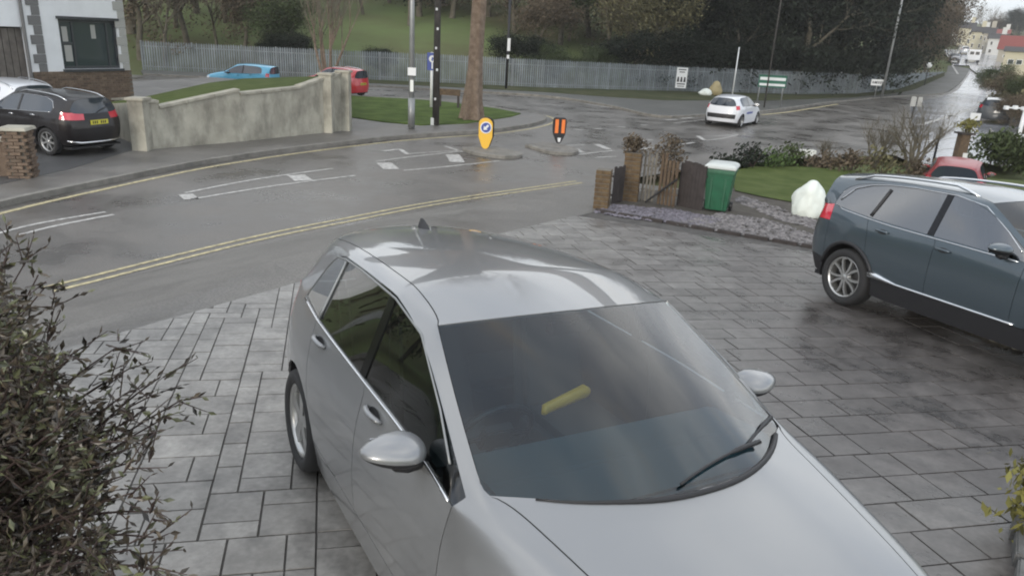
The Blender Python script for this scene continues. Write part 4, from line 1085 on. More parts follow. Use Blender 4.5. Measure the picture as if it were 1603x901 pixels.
# distant cars
def far_car(px, paint, head, label, name='distant_car', W=1.8, zk=None, off=.06, L=4.2, group=None):
    p = at(*px); s = dict(L=L, W=W, R=.31, arch=.36, axles=(.85, L - .8), paint=paint, sub=1, detail=0, sk=[-.05, 0, .85, 1.42, 2.0, 2.4, L - 1.1, L - .8, L - .4, L], handles=((2.22, .9), (3.1, .92)), mirror=(1.66, 1.0, .07), glass_span=(1.5, 3.4), belt=golf_belt, upright=.1)
    if zk: s['zk'] = zk
    r, *_ = make_car(name, s, Vector((p.x, p.y, terrain(p.x, p.y) + off + .0008 * p.length)), head); tag(r, label, 'car', group); clean(r); return r
rd = (fl[8] - fl[4]); rd.z = 0; rd.normalize()
far_car((1492, 99), M['dark_paint'], -rd, 'dark car coming down the far road beside the left kerb', 'dark_car')
far_car((1509, 86), M['white_paint'], rd, 'farthest white car high up the distant road', 'white_car')
far_car((1550, 128), M['silver'], rd, 'pale silver car parked by the right kerb of the far road', 'silver_car')
far_car((1553, 191), M['dark_paint'], Vector((.55, .84, 0)), 'dark car waiting at the junction beyond the white line', 'dark_car', off=.02)
# white van
p = at(1521, 99); van = empty('white_van', (p.x, p.y, terrain(p.x, p.y) + .06 + .0008 * p.length), atan2(rd.y, rd.x), 'white panel van going up the distant road', 'van')
b = MB(); prof = [(-2.4, .35), (2.3, .35), (2.45, .55), (2.4, .95), (1.7, 1.15), (1.2, 1.9), (.9, 2.05), (-2.35, 2.1), (-2.4, 1.9)]
b.add([(x, y, z) for y in (-.95, .95) for x, z in prof], [tuple(range(9)), tuple(range(17, 8, -1))] + [(k, (k + 1) % 9, 9 + (k + 1) % 9, 9 + k) for k in range(9)])
b.build('body', M['white_paint'], van, recalc=True, bevel=.06)
b = MB(); b.box((-2.42, .42, 1.5), (.03, .6, .5)); b.box((-2.42, -.42, 1.5), (.03, .6, .5)); b.build('rear_window', M['far_glass'], van)
b = MB(); b.box((1.48, 0, 1.55), (.45, 1.5, .05)); b.build('windscreen', M['far_glass'], van)
for sx in (-1.5, 1.5):
    for sy in (-.86, .86):
        b = MB(); b.tube([(sx, sy - .1, .33), (sx, sy + .1, .33)], .33, 14); b.build('wheel', M['blk_rub'], van)

# ================================================================ WALLS, HOUSE ACROSS THE ROAD
def wall_run(name, pts, h0, h1, th, m, label, cat, cop=True, base=.1, n=1, panels=None):
    r = empty(name, (pts[0].x, pts[0].y, base), 0, label, cat); o = Vector((pts[0].x, pts[0].y, base))
    for i in range(len(pts) - 1):
        a, b_ = pts[i] - o, pts[i + 1] - o; a.z = b_.z = 0; d = (b_ - a).normalized(); nn = Vector((-d.y, d.x, 0)) * th
        ha, hb = h0[i], h1[i]; mb = MB()
        z0 = -.12
        mb.add([a + Vector((0, 0, z0)), b_ + Vector((0, 0, z0)), b_ + nn + Vector((0, 0, z0)), a + nn + Vector((0, 0, z0)), a + Vector((0, 0, ha)), b_ + Vector((0, 0, hb)), b_ + nn + Vector((0, 0, hb)), a + nn + Vector((0, 0, ha))],
               [(3, 2, 1, 0), (4, 5, 6, 7), (0, 1, 5, 4), (1, 2, 6, 5), (2, 3, 7, 6), (3, 0, 4, 7)])
        mb.build('panel', m, r)
        if cop:
            k = max(1, round((b_ - a).length / .9)); ov_ = .05
            for q in range(k):
                t0, t1 = q / k + .004, (q + 1) / k - .004
                pa, pb = a.lerp(b_, t0), a.lerp(b_, t1); za, zb = ha + (hb - ha) * t0, ha + (hb - ha) * t1; e_ = nn.normalized() * ov_
                mb = MB(); c8 = []
                for z in (.003, .075):
                    c8 += [pa - e_ + Vector((0, 0, za + z)), pb - e_ + Vector((0, 0, zb + z)), pb + nn + e_ + Vector((0, 0, zb + z)), pa + nn + e_ + Vector((0, 0, za + z))]
                mb.add(c8, [(3, 2, 1, 0), (4, 5, 6, 7), (0, 1, 5, 4), (1, 2, 6, 5), (2, 3, 7, 6), (3, 0, 4, 7)]); mb.build('coping_stone', M['coping'], r)
    return r
def fz(u, v, z): return flat(u, v, z)
wp = [fz(222, 236, .1), fz(255, 233, .1), fz(380, 222, .1), fz(472, 212, .1), fz(512, 208, .1), fz(539, 205, .1)]
tops = [161, 172, 145, 139, 128, 118]; hs = [hgt(p, v) for p, v in zip(wp, tops)]
hs_a = [hs[0], hgt(wp[1], 170), hgt(wp[2], 149), hgt(wp[3], 138), hs[4]]; hs_b = [hgt(wp[1], 161), hgt(wp[2], 143), hgt(wp[3], 139), hgt(wp[4], 124), hgt(wp[5], 115)]
wall_run('rendered_wall', wp, hs_a, hs_b, .22, M['render'], 'long stained render retaining wall with sloping coping below the raised lawn', 'wall')
for q, (pp, h_) in enumerate(((wp[0], hs[0] + .06), (wp[4], hgt(wp[4], 118)), (wp[5], hgt(wp[5], 114)))):
    pr_ = empty('wall_pier', (pp.x, pp.y + .1, .1), 0, ('rendered pier at the drive end of the retaining wall', 'rendered pier standing second from the road end of the retaining wall', 'rendered end pier of the retaining wall nearest the grass verge')[q], 'pier')
    b = MB(); b.box((0, 0, h_ / 2 - .05), (.42, .42, h_ + .1)); b.build('shaft', M['render'], pr_); b = MB(); b.box((0, 0, h_ + .04), (.52, .52, .075)); b.build('cap', M['coping'], pr_, bevel=.015)
# raised lawn behind that wall
lw = [p + Vector((.0, .24, 0)) for p in wp]
lt = [Vector((p.x, p.y, .1 + h)) for p, h in zip(lw, [hs[0], (hs_a[1] + hs_b[0]) / 2, (hs_a[2] + hs_b[1]) / 2, hs_a[3], hs_a[3], hs_a[3]])]
lb_ = [Vector((p.x, p.y, p.z)) for k, p in enumerate([flat(150, 163, .9), flat(225, 152, 1.), flat(325, 130, 1.2), flat(380, 123, 1.2), flat(450, 121, 1.2), flat(515, 119, 1.2)])]
b = MB(); vs = lt + lb_ + [Vector((p.x, p.y, 0)) for p in lb_]; b.add(vs, [(i, i + 1, 7 + i, 6 + i) for i in range(5)] + [(6 + i, 7 + i, 13 + i, 12 + i) for i in range(5)])
vs2 = [lt[0], lb_[0], Vector((lb_[0].x, lb_[0].y, 0)), Vector((lt[0].x, lt[0].y, 0)), lt[5], lb_[5], Vector((lb_[5].x, lb_[5].y, 0)), Vector((lt[5].x, lt[5].y, 0))]
b.k = 1; b.add(vs2, [(0, 1, 2, 3), (4, 7, 6, 5)]); tag(b.build('raised_lawn', [M['lawn'], M['render']], recalc=False), kind='structure')
# low wall at the back of the opposite drive
wall_run('low_wall', [fz(145, 185, .1), fz(235, 183, .1), fz(262, 181, .1)], [.62, .62], [.62, .62], .22, M['render'], 'low coped wall behind the black SUV below the house', 'wall')
b = MB(); 
tag(sheet('paved_terrace', [fz(205, 158, .66), fz(330, 136, .66), fz(430, 129, .66), fz(330, 122, .66), fz(180, 130, .66)], .7, M['pave'], 3.), kind='structure')
# house
def T2(o, d, u_, z): return Vector((o.x + d.x * u_, o.y + d.y * u_, z))
hc = flat(209, 160, .6); hc2 = flat(-60, 176, .6); hdv = (hc2 - hc); hdv.z = 0; hdv.normalize(); hn = Vector((-hdv.y, hdv.x, 0)); hn = hn if hn.y < 0 else -hn
house = empty('white_house', (hc.x, hc.y, 0), 0, 'white rendered house with grey corner stones and a wide dark framed window', 'house')
def uz(px, py):      # where a pixel meets the front wall plane -> distance along the wall, height
    d = ray(px, py); t = (hc - CAM).dot(hn) / d.dot(hn); q = CAM + d * t - Vector((hc.x, hc.y, 0)); return q.dot(hdv), q.z
def hbox(mb, u0, u1, z0, z1, d0, d1):   # d: towards the street
    o = [hdv * u0 + hn * d0, hdv * u1 + hn * d0, hdv * u1 + hn * d1, hdv * u0 + hn * d1]
    mb.add([p + Vector((0, 0, z0)) for p in o] + [p + Vector((0, 0, z1)) for p in o], [(3, 2, 1, 0), (4, 5, 6, 7), (0, 1, 5, 4), (1, 2, 6, 5), (2, 3, 7, 6), (3, 0, 4, 7)])
wu0, wz0 = uz(190, 104); wu1, wz1 = uz(90, 30); wz0 = (uz(190, 103)[1] + uz(95, 113)[1]) / 2; wz1 = (uz(190, 24)[1] + uz(90, 40)[1]) / 2
ux, _ = uz(58, 80); hh = 6.4; BR = 1.35
zbr = wz0 - .10
wl = MB()
# wall with the openings left open
hbox(wl, 0, wu0, 0, hh, -.3, 0); hbox(wl, wu0, wu1, 0, wz0, -.3, 0); hbox(wl, wu0, wu1, wz1, hh, -.3, 0); hbox(wl, wu1, ux, 0, hh, -.3, 0); hbox(wl, ux, ux + .1, 0, hh, -.3, 0)
gu0, gz0 = uz(50, 128); gu1, _ = uz(-70, 128); _, gz1 = uz(20, 42)
hbox(wl, ux + .1, gu0, 0, hh, -.3, 0); hbox(wl, gu0, gu1, gz1, hh, -.3, 0); hbox(wl, gu1, gu1 + 3, 0, hh, -.3, 0)
hbox(wl, -.0, .3, 0, hh, -9, -.3); hbox(wl, gu1 + 2.7, gu1 + 3, 0, hh, -9, -.3); hbox(wl, .3, gu1 + 2.7, 0, hh, -9.3, -9)
wl.build('wall', M['white_wall'], house, recalc=True)
rf = MB(); rx = gu1 + 3.3
pts = [hdv * -.3 + hn * .4, hdv * rx + hn * .4, hdv * rx - hn * 9.6, hdv * -.3 - hn * 9.6]; r1, r2 = hdv * 2.5 - hn * 4.6, hdv * (rx - 2.8) - hn * 4.6
rf.add([p + Vector((0, 0, hh)) for p in pts] + [r1 + Vector((0, 0, hh + 2.6)), r2 + Vector((0, 0, hh + 2.6))], [(0, 1, 5, 4), (1, 2, 5), (2, 3, 4, 5), (3, 0, 4), (3, 2, 1, 0)]); rf.build('roof', M['roof_dark'], house, recalc=True)
# brick plinth with real courses
bk = MB(); nb_ = 0
z = 0.
while z < zbr - .03:
    u_ = -.02 + (.11 if nb_ % 2 else 0)
    while u_ < ux + .2:
        hbox(bk, u_, min(u_ + .205, ux + .25), z, z + .063, .0, .055 + random.uniform(0, .006)); u_ += .22
    z += .076; nb_ += 1
bp_ = bk.build('brick_courses', M['brick'], house); bp_['kind'] = 'stuff'
mo = MB(); hbox(mo, -.02, ux + .25, 0, zbr, .0, .045); mo.build('mortar', M['mortar'], house)
for nm_, base_u in (('quoin', .0), ('quoin', ux - .25)):
    z = zbr; k = 0
    while z < hh - .25:
        wq = .40 if k % 2 else .26; q = MB(); hbox(q, base_u, base_u + wq, z + .008, z + .285, .002, .035 + .006 * (k % 2)); q.build(nm_, M['quoin'] if base_u > 1 else M['curtain'], house, bevel=.006); z += .295; k += 1
# window
wf = MB(); fw = .09
hbox(wf, wu0, wu1, wz0, wz0 + fw, -.16, -.08); hbox(wf, wu0, wu1, wz1 - fw, wz1, -.16, -.08); hbox(wf, wu0, wu0 + fw, wz0 + fw, wz1 - fw, -.16, -.08); hbox(wf, wu1 - fw, wu1, wz0 + fw, wz1 - fw, -.16, -.08)
m1 = wu0 + (wu1 - wu0) * .17; m2 = wu0 + (wu1 - wu0) * .76
for m_ in (m1, m2): hbox(wf, m_ - .035, m_ + .035, wz0 + fw, wz1 - fw, -.155, -.085)
hbox(wf, m2 + .035, wu1 - fw, wz0 + (wz1 - wz0) * .5, wz0 + (wz1 - wz0) * .5 + .06, -.15, -.09)
wfo = wf.build('window', M['frame'], house)
for a_, c_ in ((wu0 + fw, m1 - .035), (m1 + .035, m2 - .035), (m2 + .035, wu1 - fw)):
    q = MB(); hbox(q, a_, c_, wz0 + fw, wz1 - fw, -.13, -.12); q.build('pane', M['dark_glass'], wfo)
q = MB(); hbox(q, wu0 - .06, wu1 + .06, wz1 + .002, wz1 + .09, .002, .07); q.build('lintel', M['frame'], wfo)
q = MB(); hbox(q, wu0 - .05, wu1 + .05, wz0 - .09, wz0 - .004, .0, .09); q.build('sill', M['frame'], wfo)
for f0, f1, za, zb_ in ((.80, .92, .15, .48), (.84, .93, .55, .85), (.36, .44, .62, .9)):
    q = MB(); hbox(q, wu0 + (wu1 - wu0) * f0, wu0 + (wu1 - wu0) * f1, wz0 + (wz1 - wz0) * za, wz0 + (wz1 - wz0) * zb_, -.119, -.112); q.build('window_sticker', M['curtain'], wfo)
# timber clad part on the left with boards
zt = gz1; k = 0; u_ = gu0
q = MB(); hbox(q, gu0, gu1, 0, zt, -.28, -.2); q.build('garage_backing', M['timber_dark'], house)
while u_ < gu1 - .05:
    q = MB(); hbox(q, u_ + .008, min(u_ + .20, gu1), 0, zt - .05, -.2, -.15 + random.uniform(0, .01)); q.build('door_board', M['board'], house); u_ += .215; k += 1
q = MB(); q.tube([hdv * (ux + .35) + hn * .08 + Vector((0, 0, .1)), hdv * (ux + .35) + hn * .08 + Vector((0, 0, hh))], .05, 8); q.build('drainpipe', M['quoin'], house)
# brick gate pier and wall at the lower left
p = flat(38, 277, .1); ph = hgt(p, 203)
pier = empty('brick_pier', p, radians(12), 'brown brick gate pier with a pale cap at the left edge across the road', 'pier')
b = MB(); nb_ = 0; z = 0
q = MB(); q.box((0, 0, ph / 2), (.40, .40, ph)); q.build('mortar_core', M['mortar'], pier)
while z < ph - .06:
    for sx, sy, lx, ly in ((-.11, -.21, .205, .10), (.11, -.21, .205, .10), (-.11, .21, .205, .10), (.11, .21, .205, .10), (.21, 0, .10, .205), (-.21, 0, .10, .205)):
        if nb_ % 2: sx, sy, lx, ly = sy, sx, ly, lx
        b.box((sx, sy, z + .032), (lx, ly, .063))
    z += .075; nb_ += 1
bb_ = b.build('brick_courses', M['brick'], pier); bb_['kind'] = 'stuff'
q = MB(); q.box((0, 0, ph + .035), (.60, .60, .07), taper=.1); q.build('cap', M['coping'], pier, bevel=.01)
wall_run('garden_wall', [p + Vector((-4, -1.3, 0)), p + Vector((-.25, -.06, 0))], [hgt(p, 222)], [hgt(p, 222)], .2, M['brick'], 'low brown brick wall with coping left of the brick gate pier', 'wall')

# ================================================================ PALISADE FENCE
fr_ = empty('palisade_fence', FENCE[0], 0, 'long grey steel palisade fence below the hillside across the road', 'fence')
pal = MB(); o = FENCE[0]; hts = [2.0, 2.0, 2.05, 2.1, 2.1, 2.05, 2.0, 2.0, 1.9, 1.8, 1.75]
for i in range(len(FENCE) - 1):
    a, b_ = FENCE[i], FENCE[i + 1]; d = b_ - a; ln = d.length; d = d / ln; nn = Vector((-d.y, d.x, 0)); k = int(ln / .155)
    for q in range(k):
        t = q / k; p = a + (b_ - a) * t - o; h = (hts[i] + (hts[i + 1] - hts[i]) * t) * (1 + random.uniform(-.01, .01)); wv = .056
        x0, x1 = p - d * wv, p + d * wv; off = nn * .02
        vs = [x0, p - off * 1.0, x1]; top = [v + Vector((0, 0, h - .12)) for v in vs]; tip = p + Vector((0, 0, h)) - off
        pal.add([v + Vector((0, 0, .05)) for v in vs] + top + [tip], [(0, 1, 4, 3), (1, 2, 5, 4), (3, 4, 6), (4, 5, 6)])
    m_ = max(1, round(ln / 2.75))
    for q in range(m_):
        p = a + (b_ - a) * (q / m_) - o + nn * .06; ps = MB(); ps.box(p + Vector((0, 0, 1.0)), (.10, .08, 2.0), atan2(d.y, d.x)); ps.build('post', M['steel'], fr_)
    for zr in (.35, 1.65):
        rl = MB(); c_ = (a + b_) / 2 - o + nn * .02; rl.box(c_ + Vector((0, 0, zr)), (ln, .03, .05), atan2(d.y, d.x)); rl.build('rail', M['steel'], fr_)
po = pal.build('pale', M['galv'], fr_); po['kind'] = 'stuff'

# ================================================================ STREET FURNITURE
def pole(name, pxy, top_pt, r0, r1, m, label, cat, z=0., h=None):
    p = flat(*pxy, z); r = empty(name, p, 0, label, cat); d = Vector((0, 0, h))
    b = MB(); b.tube([(0, 0, 0), (0, 0, h)], [r0, r1], 12); b.build('shaft', m, r, True); return r
lp = pole('lamp_post', (644, 200), None, .11, .07, M['steel'], 'grey steel lamp post on the grass verge with a small white sign', 'lamp post', .14, 8.)
b = MB(); b.tube([(0, 0, 0), (0, 0, 1.1)], .13, 12); b.build('base_sleeve', M['steel'], lp, True)
b = MB(); b.box((0.02, -.12, 3.74 + .14 - .14 - 2.0 + .32), (.30, .02, .28)); b.build('sign_plate', M['white_gloss'], lp)
b = MB(); b.box((0.02, -.12, 1.55), (.12, .02, .42)); b.build('small_plate', M['white_matt'], lp)
b = MB(); b.tube([(0, 0, 8), (.3, -.5, 8.3), (.6, -1.2, 8.4)], .04, 8); b.box((.7, -1.4, 8.4), (.25, .6, .12)); b.build('lantern', M['steel'], lp)
tp = pole('telegraph_pole', (682, 195), None, .14, .11, M['dark_pole'], 'dark timber telegraph pole on the grass verge beside the blue sign', 'pole', .14, 9.)
for k, z in enumerate((1.0, 2.1, 2.9, 3.6, 4.3, 5.0)):
    b = MB(); b.box((-.02 + .05 * (k % 2), -.135, z), (.07, .04, .09)); b.build('pole_marker', M['white_gloss'], tp)
b = MB(); b.box((-.12, -.05, .12), (.14, .14, .28)); b.build('foot_plate', M['white_matt'], tp)
sp = flat(675, 168, .14); sg_ = empty('blue_road_sign', sp, 0, 'blue and white sign on a white post beside the telegraph pole', 'sign'); h = hgt(sp, 82)
b = MB(); b.tube([(0, 0, 0), (0, 0, h)], .065, 10); b.build('post', M['white_gloss'], sg_, True)
b = MB(); b.box((.03, -.085, h - .42), (.50, .03, .80)); bo = b.build('sign_plate', M['sign_blue'], sg_, bevel=.01)
b = MB(); Ms = Matrix.Translation((.03, -.101, h - .30)) @ Matrix.Rotation(radians(90), 4, 'X'); b.extrude([(.16 * cos(2 * pi * k / 16), .16 * sin(2 * pi * k / 16)) for k in range(16)], Ms, .006)
b.extrude([(-.03, -.45), (.03, -.45), (.03, -.1), (-.03, -.1)], Ms, .005); b.build('sign_symbol', M['white_gloss'], bo)
b = MB(); b.extrude([(-.05, -.06), (.02, -.11), (.06, .05), (-.01, .1)], Ms, .010); b.build('sign_arrow', M['sign_blue'], bo)
# street name sign
p = flat(703, 168, .14); ns_ = empty('street_name_sign', p, radians(-5), 'low dark street name board on two legs beside the tree trunk', 'sign')
for x in (-.45, .45): b = MB(); b.box((x, 0, .4), (.10, .10, .8)); b.build('leg', M['timber_dark'], ns_)
b = MB(); b.box((0, -.06, .72), (1.1, .03, .30)); b.build('board', M['timber'], ns_, bevel=.006)
# black and white post by the fence
p = flat(792, 139, .12); h = hgt(p, -20); bw = empty('black_white_post', p, 0, 'black post with a white band in front of the palisade fence', 'post')
b = MB(); b.tube([(0, 0, 0), (0, 0, h)], .085, 10); b.build('shaft', M['black'], bw, True)
z1, z2 = hgt(p, 80), hgt(p, 60); b = MB(); b.box((.06, -.10, (z1 + z2) / 2), (.20, .03, z2 - z1)); b.build('white_plate', M['white_gloss'], bw)
z1, z2 = hgt(p, 92), hgt(p, 86); b = MB(); b.box((.04, -.10, (z1 + z2) / 2), (.16, .03, z2 - z1)); b.build('lower_plate', M['white_gloss'], bw)
# keep left bollard
def bollard(name, pxy, vt, w, label):
    p = flat(*pxy, .115); h = hgt(p, vt); r = empty(name, p, radians(8), label, 'bollard'); return r, h
bl, h = bollard('keep_left_bollard', (759, 232), 185, .4, 'yellow keep left bollard tapering to its foot, with a round blue sign')
def oval(w, h0, h1, point=True):
    pts = []
    for k in range(13): a = pi * k / 12; pts.append((w / 2 * cos(a), h1 - w * .42 + w * .42 * sin(a)))
    return pts + [(-w * .5, h0 + (h1 - h0) * .38), (-w * .26, h0 + .06), (-.05, h0), (.05, h0), (w * .26, h0 + .06), (w * .5, h0 + (h1 - h0) * .38)]
Ms = Matrix.Translation((0, -.08, 0)) @ Matrix.Rotation(radians(90), 4, 'X')
wb = .44
b = MB(); b.extrude(oval(wb, .0, h), Matrix.Translation((0, .10, 0)) @ Matrix.Rotation(radians(90), 4, 'X'), .2); b.build('shell', M['bollard_y'], bl, bevel=.02)
b = MB(); b.extrude(oval(wb + .05, -.0, h + .03), Matrix.Translation((0.045, .17, 0)) @ Matrix.Rotation(radians(90), 4, 'X'), .066); b.build('black_back', M['black'], bl)
Mf = Matrix.Translation((0, -.101, h - .29)) @ Matrix.Rotation(radians(90), 4, 'X')
b = MB(); b.extrude([(.19 * cos(2 * pi * k / 20), .19 * sin(2 * pi * k / 20)) for k in range(20)], Mf, .012); wdisc = b.build('sign_rim', M['white_gloss'], bl)
b = MB(); b.extrude([(.155 * cos(2 * pi * k / 20), .155 * sin(2 * pi * k / 20)) for k in range(20)], Mf, .017); b.build('sign_disc', M['sign_blue'], wdisc)
b = MB(); Ma = Mf @ Matrix.Rotation(radians(135), 4, 'Z'); b.extrude([(-.11, 0), (-.01, .09), (-.01, .035), (.11, .035), (.11, -.035), (-.01, -.035), (-.01, -.09)][::-1], Matrix.Translation((0, 0, 0)) @ Mf @ Matrix.Rotation(radians(45), 4, 'Z'), .021); b.build('arrow', M['white_gloss'], wdisc)
b2, h = bollard('striped_bollard', (874, 224), 184, .4, 'black bollard with two orange upright stripes on the smaller island')
b = MB(); b.extrude([(-.06, 0), (.06, 0), (.22, .34), (.24, h - .08), (.18, h), (-.18, h), (-.24, h - .08), (-.22, .34)], Matrix.Translation((0, .10, 0)) @ Matrix.Rotation(radians(90), 4, 'X'), .2); b.build('shell', M['black'], b2, bevel=.02)
for x in (-.115, .115): b = MB(); b.extrude([(x - .06, .36), (x + .06, .36), (x + .06, h - .06), (x - .06, h - .06)], Ms, .03); b.build('stripe', M['orange'], b2)
b = MB(); b.extrude([(-.035, .05), (.035, .05), (.06, .2), (-.06, .2)], Ms, .03); b.build('foot_reflector', M['white_gloss'], b2)
# posts and signs on the far side
def post_sign(name, pxy, z0, parts, label, cat='sign', r=.05, m=None, top=None, rz=0):
    p = flat(*pxy, z0); o = empty(name, p, rz, label, cat); h = hgt(p, top)
    b = MB(); b.tube([(0, 0, -.05), (0, 0, h)], [r, r * .8], 10); b.build('post', m or M['steel'], o, True)
    return o, p, h
b = MB()
p = flat(1064, 146, .12); o = empty('advert_board', p, radians(-8), 'white board with dark lettering hung on the palisade fence', 'sign'); zb, zt = hgt(p, 138), hgt(p, 106)
q = MB(); q.box((0, 0, (zb + zt) / 2), (.80, .04, zt - zb)); q.build('board', M['white_gloss'], o)
q = MB()
for zz, ww, hh_ in ((.90, .56, .07), (.78, .40, .06), (.20, .60, .08), (.09, .5, .05)): q.box((0, -.024, zb + (zt - zb) * zz), (ww, .012, hh_))
for xx in (-.24, 0, .24): q.box((xx, -.024, zb + (zt - zb) * .42), (.17, .012, .36), taper=.4)
q.build('printing', M['black'], o)
o, p, h = post_sign('tall_white_post', (1146, 152), .12, None, 'thin white post standing behind the white hatchback', 'post', .05, M['white_gloss'], 74)
p = flat(1203, 166, .12); o = empty('green_direction_sign', p, radians(-4), 'green and white direction sign on two posts right of the white hatchback', 'sign'); zt = hgt(p, 118); zb = hgt(p, 137); zc = hgt(p, 126)
for x in (-.75, .75): q = MB(); q.tube([(x, .05, 0), (x, .05, zt)], .045, 8); q.build('post', M['steel'], o, True)
q = MB(); q.box((0, -.02, (zb + zt) / 2), (1.75, .04, zt - zb)); bo = q.build('panel', M['sign_green'], o)
for za, zd in ((.22, .16), (.70, .20)): q = MB(); q.box((0, -.05, zb + (zt - zb) * za), (1.62, .02, (zt - zb) * zd * 1.2)); q.build('white_band', M['white_gloss'], bo)
o, p, h = post_sign('pale_sign', (1369, 152), .12, None, 'small white sign on a post near the right end of the palisade fence', 'sign', .05, M['steel'], 124)
q = MB(); q.box((0, -.07, h - .28), (1.15, .03, .50)); bo = q.build('sign_plate', M['white_gloss'], o)
q = MB()
for k in range(6): q.box((-.42 + .165 * k, -.09, h - .28), (.09, .01, .22))
q.build('sign_lettering', M['frame'], bo)
o, p, h = post_sign('street_lamp_column', (1380, 153), .12, None, 'tall pale lamp column rising out of the picture above the fence end', 'lamp post', .10, M['steel'], -60)
o, p, h = post_sign('thin_dark_pole', (1196, 168), .12, None, 'thin dark pole rising behind the green direction sign', 'pole', .05, M['dark_pole'], -40)
o, p, h = post_sign('beacon_post', (1446, 138), .12, None, 'dark post with a white globe lamp at the far end of the fence', 'lamp post', .06, M['black'], 104)
bm = bmesh.new(); bmesh.ops.create_uvsphere(bm, u_segments=16, v_segments=10, radius=.34); me = bpy.data.meshes.new('globe'); bm.to_mesh(me); bm.free(); me.materials.append(M['white_gloss']); me.shade_smooth()
g_ = link(bpy.data.objects.new('globe', me), o); g_.location = (0, 0, h + .1)
p = flat(1427, 186, .12); o = empty('cabinet_sign', p, 0, 'pair of pale boards on a dark post above the bare shrub', 'sign'); zt = hgt(p, 151)
q = MB(); q.tube([(0, 0, 0), (0, 0, zt)], .06, 8); q.build('post', M['black'], o)
for x, w_ in ((-.16, .30), (.22, .26)): q = MB(); q.box((x, -.08, zt - .3), (w_, .05, .56)); q.build('board', M['curtain'], o)
# right hand side
o, p, h = post_sign('black_post', (1461, 252), .0, None, 'slim black post left of the brick gate column on the right', 'post', .045, M['black'], 199)
p = flat(1497, 262); o = empty('brown_gate_column', p, 0, 'brown gate column with a white notice and yellow leaves on top', 'column'); h = hgt(p, 210)
q = MB(); q.box((0, 0, h / 2), (.32, .32, h)); q.build('shaft', M['timber'], o, bevel=.01); q = MB(); q.box((0, 0, h + .03), (.5, .5, .06)); q.build('cap', M['timber_dark'], o)
zz = hgt(p, 244); q = MB(); q.box((.10, -.175, zz), (.16, .02, .26)); q.build('notice', M['white_gloss'], o)
for px, vt, lb in ((1590, 166, 'tallest white post with a broad foot at the right edge'), ):
    p = flat(px, 229); o = empty('white_lamp_post', p, 0, lb, 'post'); h = hgt(p, vt)
    q = MB(); q.tube([(0, 0, 0), (0, 0, h)], .09, 10); q.build('shaft', M['white_gloss'], o, True); q = MB(); q.box((0, 0, hgt(p, 210) / 2), (.42, .42, hgt(p, 210))); q.build('foot', M['white_gloss'], o, bevel=.03)
    q = MB()
    for k in range(5): q.box((-.9 + .4 * k, 0, h - .12 + .03 * (k % 2)), (.16, .16, .16))
    q.tube([(-1.0, 0, h - .12), (.85, 0, h - .1)], .03, 6); q.build('light_bar', M['white_gloss'], o)
p = flat(1524, 194); o = empty('white_notice', p, 0, 'small white square notice on a short post beside the dark waiting car', 'sign'); h = hgt(p, 178)
q = MB(); q.tube([(0, .05, 0), (0, .05, h)], .04, 8); q.build('post', M['steel'], o); q = MB(); q.box((0, 0, h - .18), (.62, .03, .42)); q.build('board', M['white_gloss'], o)

# ================================================================ GARDEN, GATE, BIN
def gp(u, v, off=.0): q = at(u, v); return Vector((q.x, q.y, terrain(q.x, q.y) + off))
def masonry_pillar(name, p, w_, h, label, rz):
    o = empty(name, p, rz, label, 'pillar'); n = max(4, int(h / .085)); q = MB(); q.box((0, 0, h / 2), (w_ * .9, w_ * .9, h)); q.build('core', M['mortar'], o)
    for k in range(n):
        z = h * (k + .5) / n
        for sx, sy in ((-1, -1), (1, -1), (1, 1), (-1, 1)):
            q = MB(); q.box((sx * w_ * .25, sy * w_ * .25, z), (w_ * .48, w_ * .48, h / n - .018), random.uniform(-.06, .06)); q.build('brick', M['pillar'], o)
    return o
gdir = radians(-14)
p1 = gp(941, 326); masonry_pillar('gate_pillar', p1, .30, hgt(p1, 265), 'shorter brown brick pillar nearest the road at the drive entrance', gdir)
p2 = gp(985, 314); masonry_pillar('gate_pillar', p2, .36, hgt(p2, 238), 'taller brown brick pillar topped by a dark clipped plant', gdir)
for i, l in enumerate(('', '')): pass
def board_fence(name, a, b_, h, n, m, label, cat='fence', rails=(.25, .75), gap=.35, th=.02, cap=False, hv=.03):
    o = empty(name, a, 0, label, cat); d = b_ - a; ln = Vector((d.x, d.y, 0)).length; rz = atan2(d.y, d.x); nn = Vector((-sin(rz), cos(rz), 0))
    for k in range(n):
        t = (k + .5) / n; q = MB(); hh_ = h * (1 + random.uniform(-hv, hv)); q.box(Vector((d.x, d.y, d.z)) * t + Vector((0, 0, hh_ / 2)), (ln / n * (1 - gap), th, hh_), rz); q.build('board', m if not isinstance(m, list) else m[k % len(m)], o)
    for r_ in rails:
        q = MB(); q.tube([nn * .03 + Vector((0, 0, h * r_)), Vector((d.x, d.y, d.z)) + nn * .03 + Vector((0, 0, h * r_))], .025, 4); q.build('rail', m if not isinstance(m, list) else m[0], o)
    return o
a, b_ = gp(957, 320), gp(970, 316); board_fence('fence_panel', a, b_ + Vector((.05, 0, 0)), hgt(a, 262), 5, M['timber_dark'], 'dark boarded panel between the two brown pillars', gap=.04)
a, b_ = gp(1001, 314), gp(1023, 317); h = hgt(a, 240); board_fence('picket_gate', a, b_, h, 4, M['timber_pale'], 'pale weathered picket gate beside the taller brown pillar', 'gate', gap=.45, hv=.06)
a2, b2_ = gp(1027, 319), gp(1056, 325); o = board_fence('picket_fence', a2, b2_, hgt(a2, 244), 5, M['timber'], 'brown upright pickets with a dark diagonal brace next to the pale gate', gap=.38, hv=.08)
q = MB(); d = b2_ - a2; q.tube([Vector((-.25, -.10, .05)), d * .9 + Vector((0, -.08, .62))], .022, 6); q.build('brace', M['black'], o)
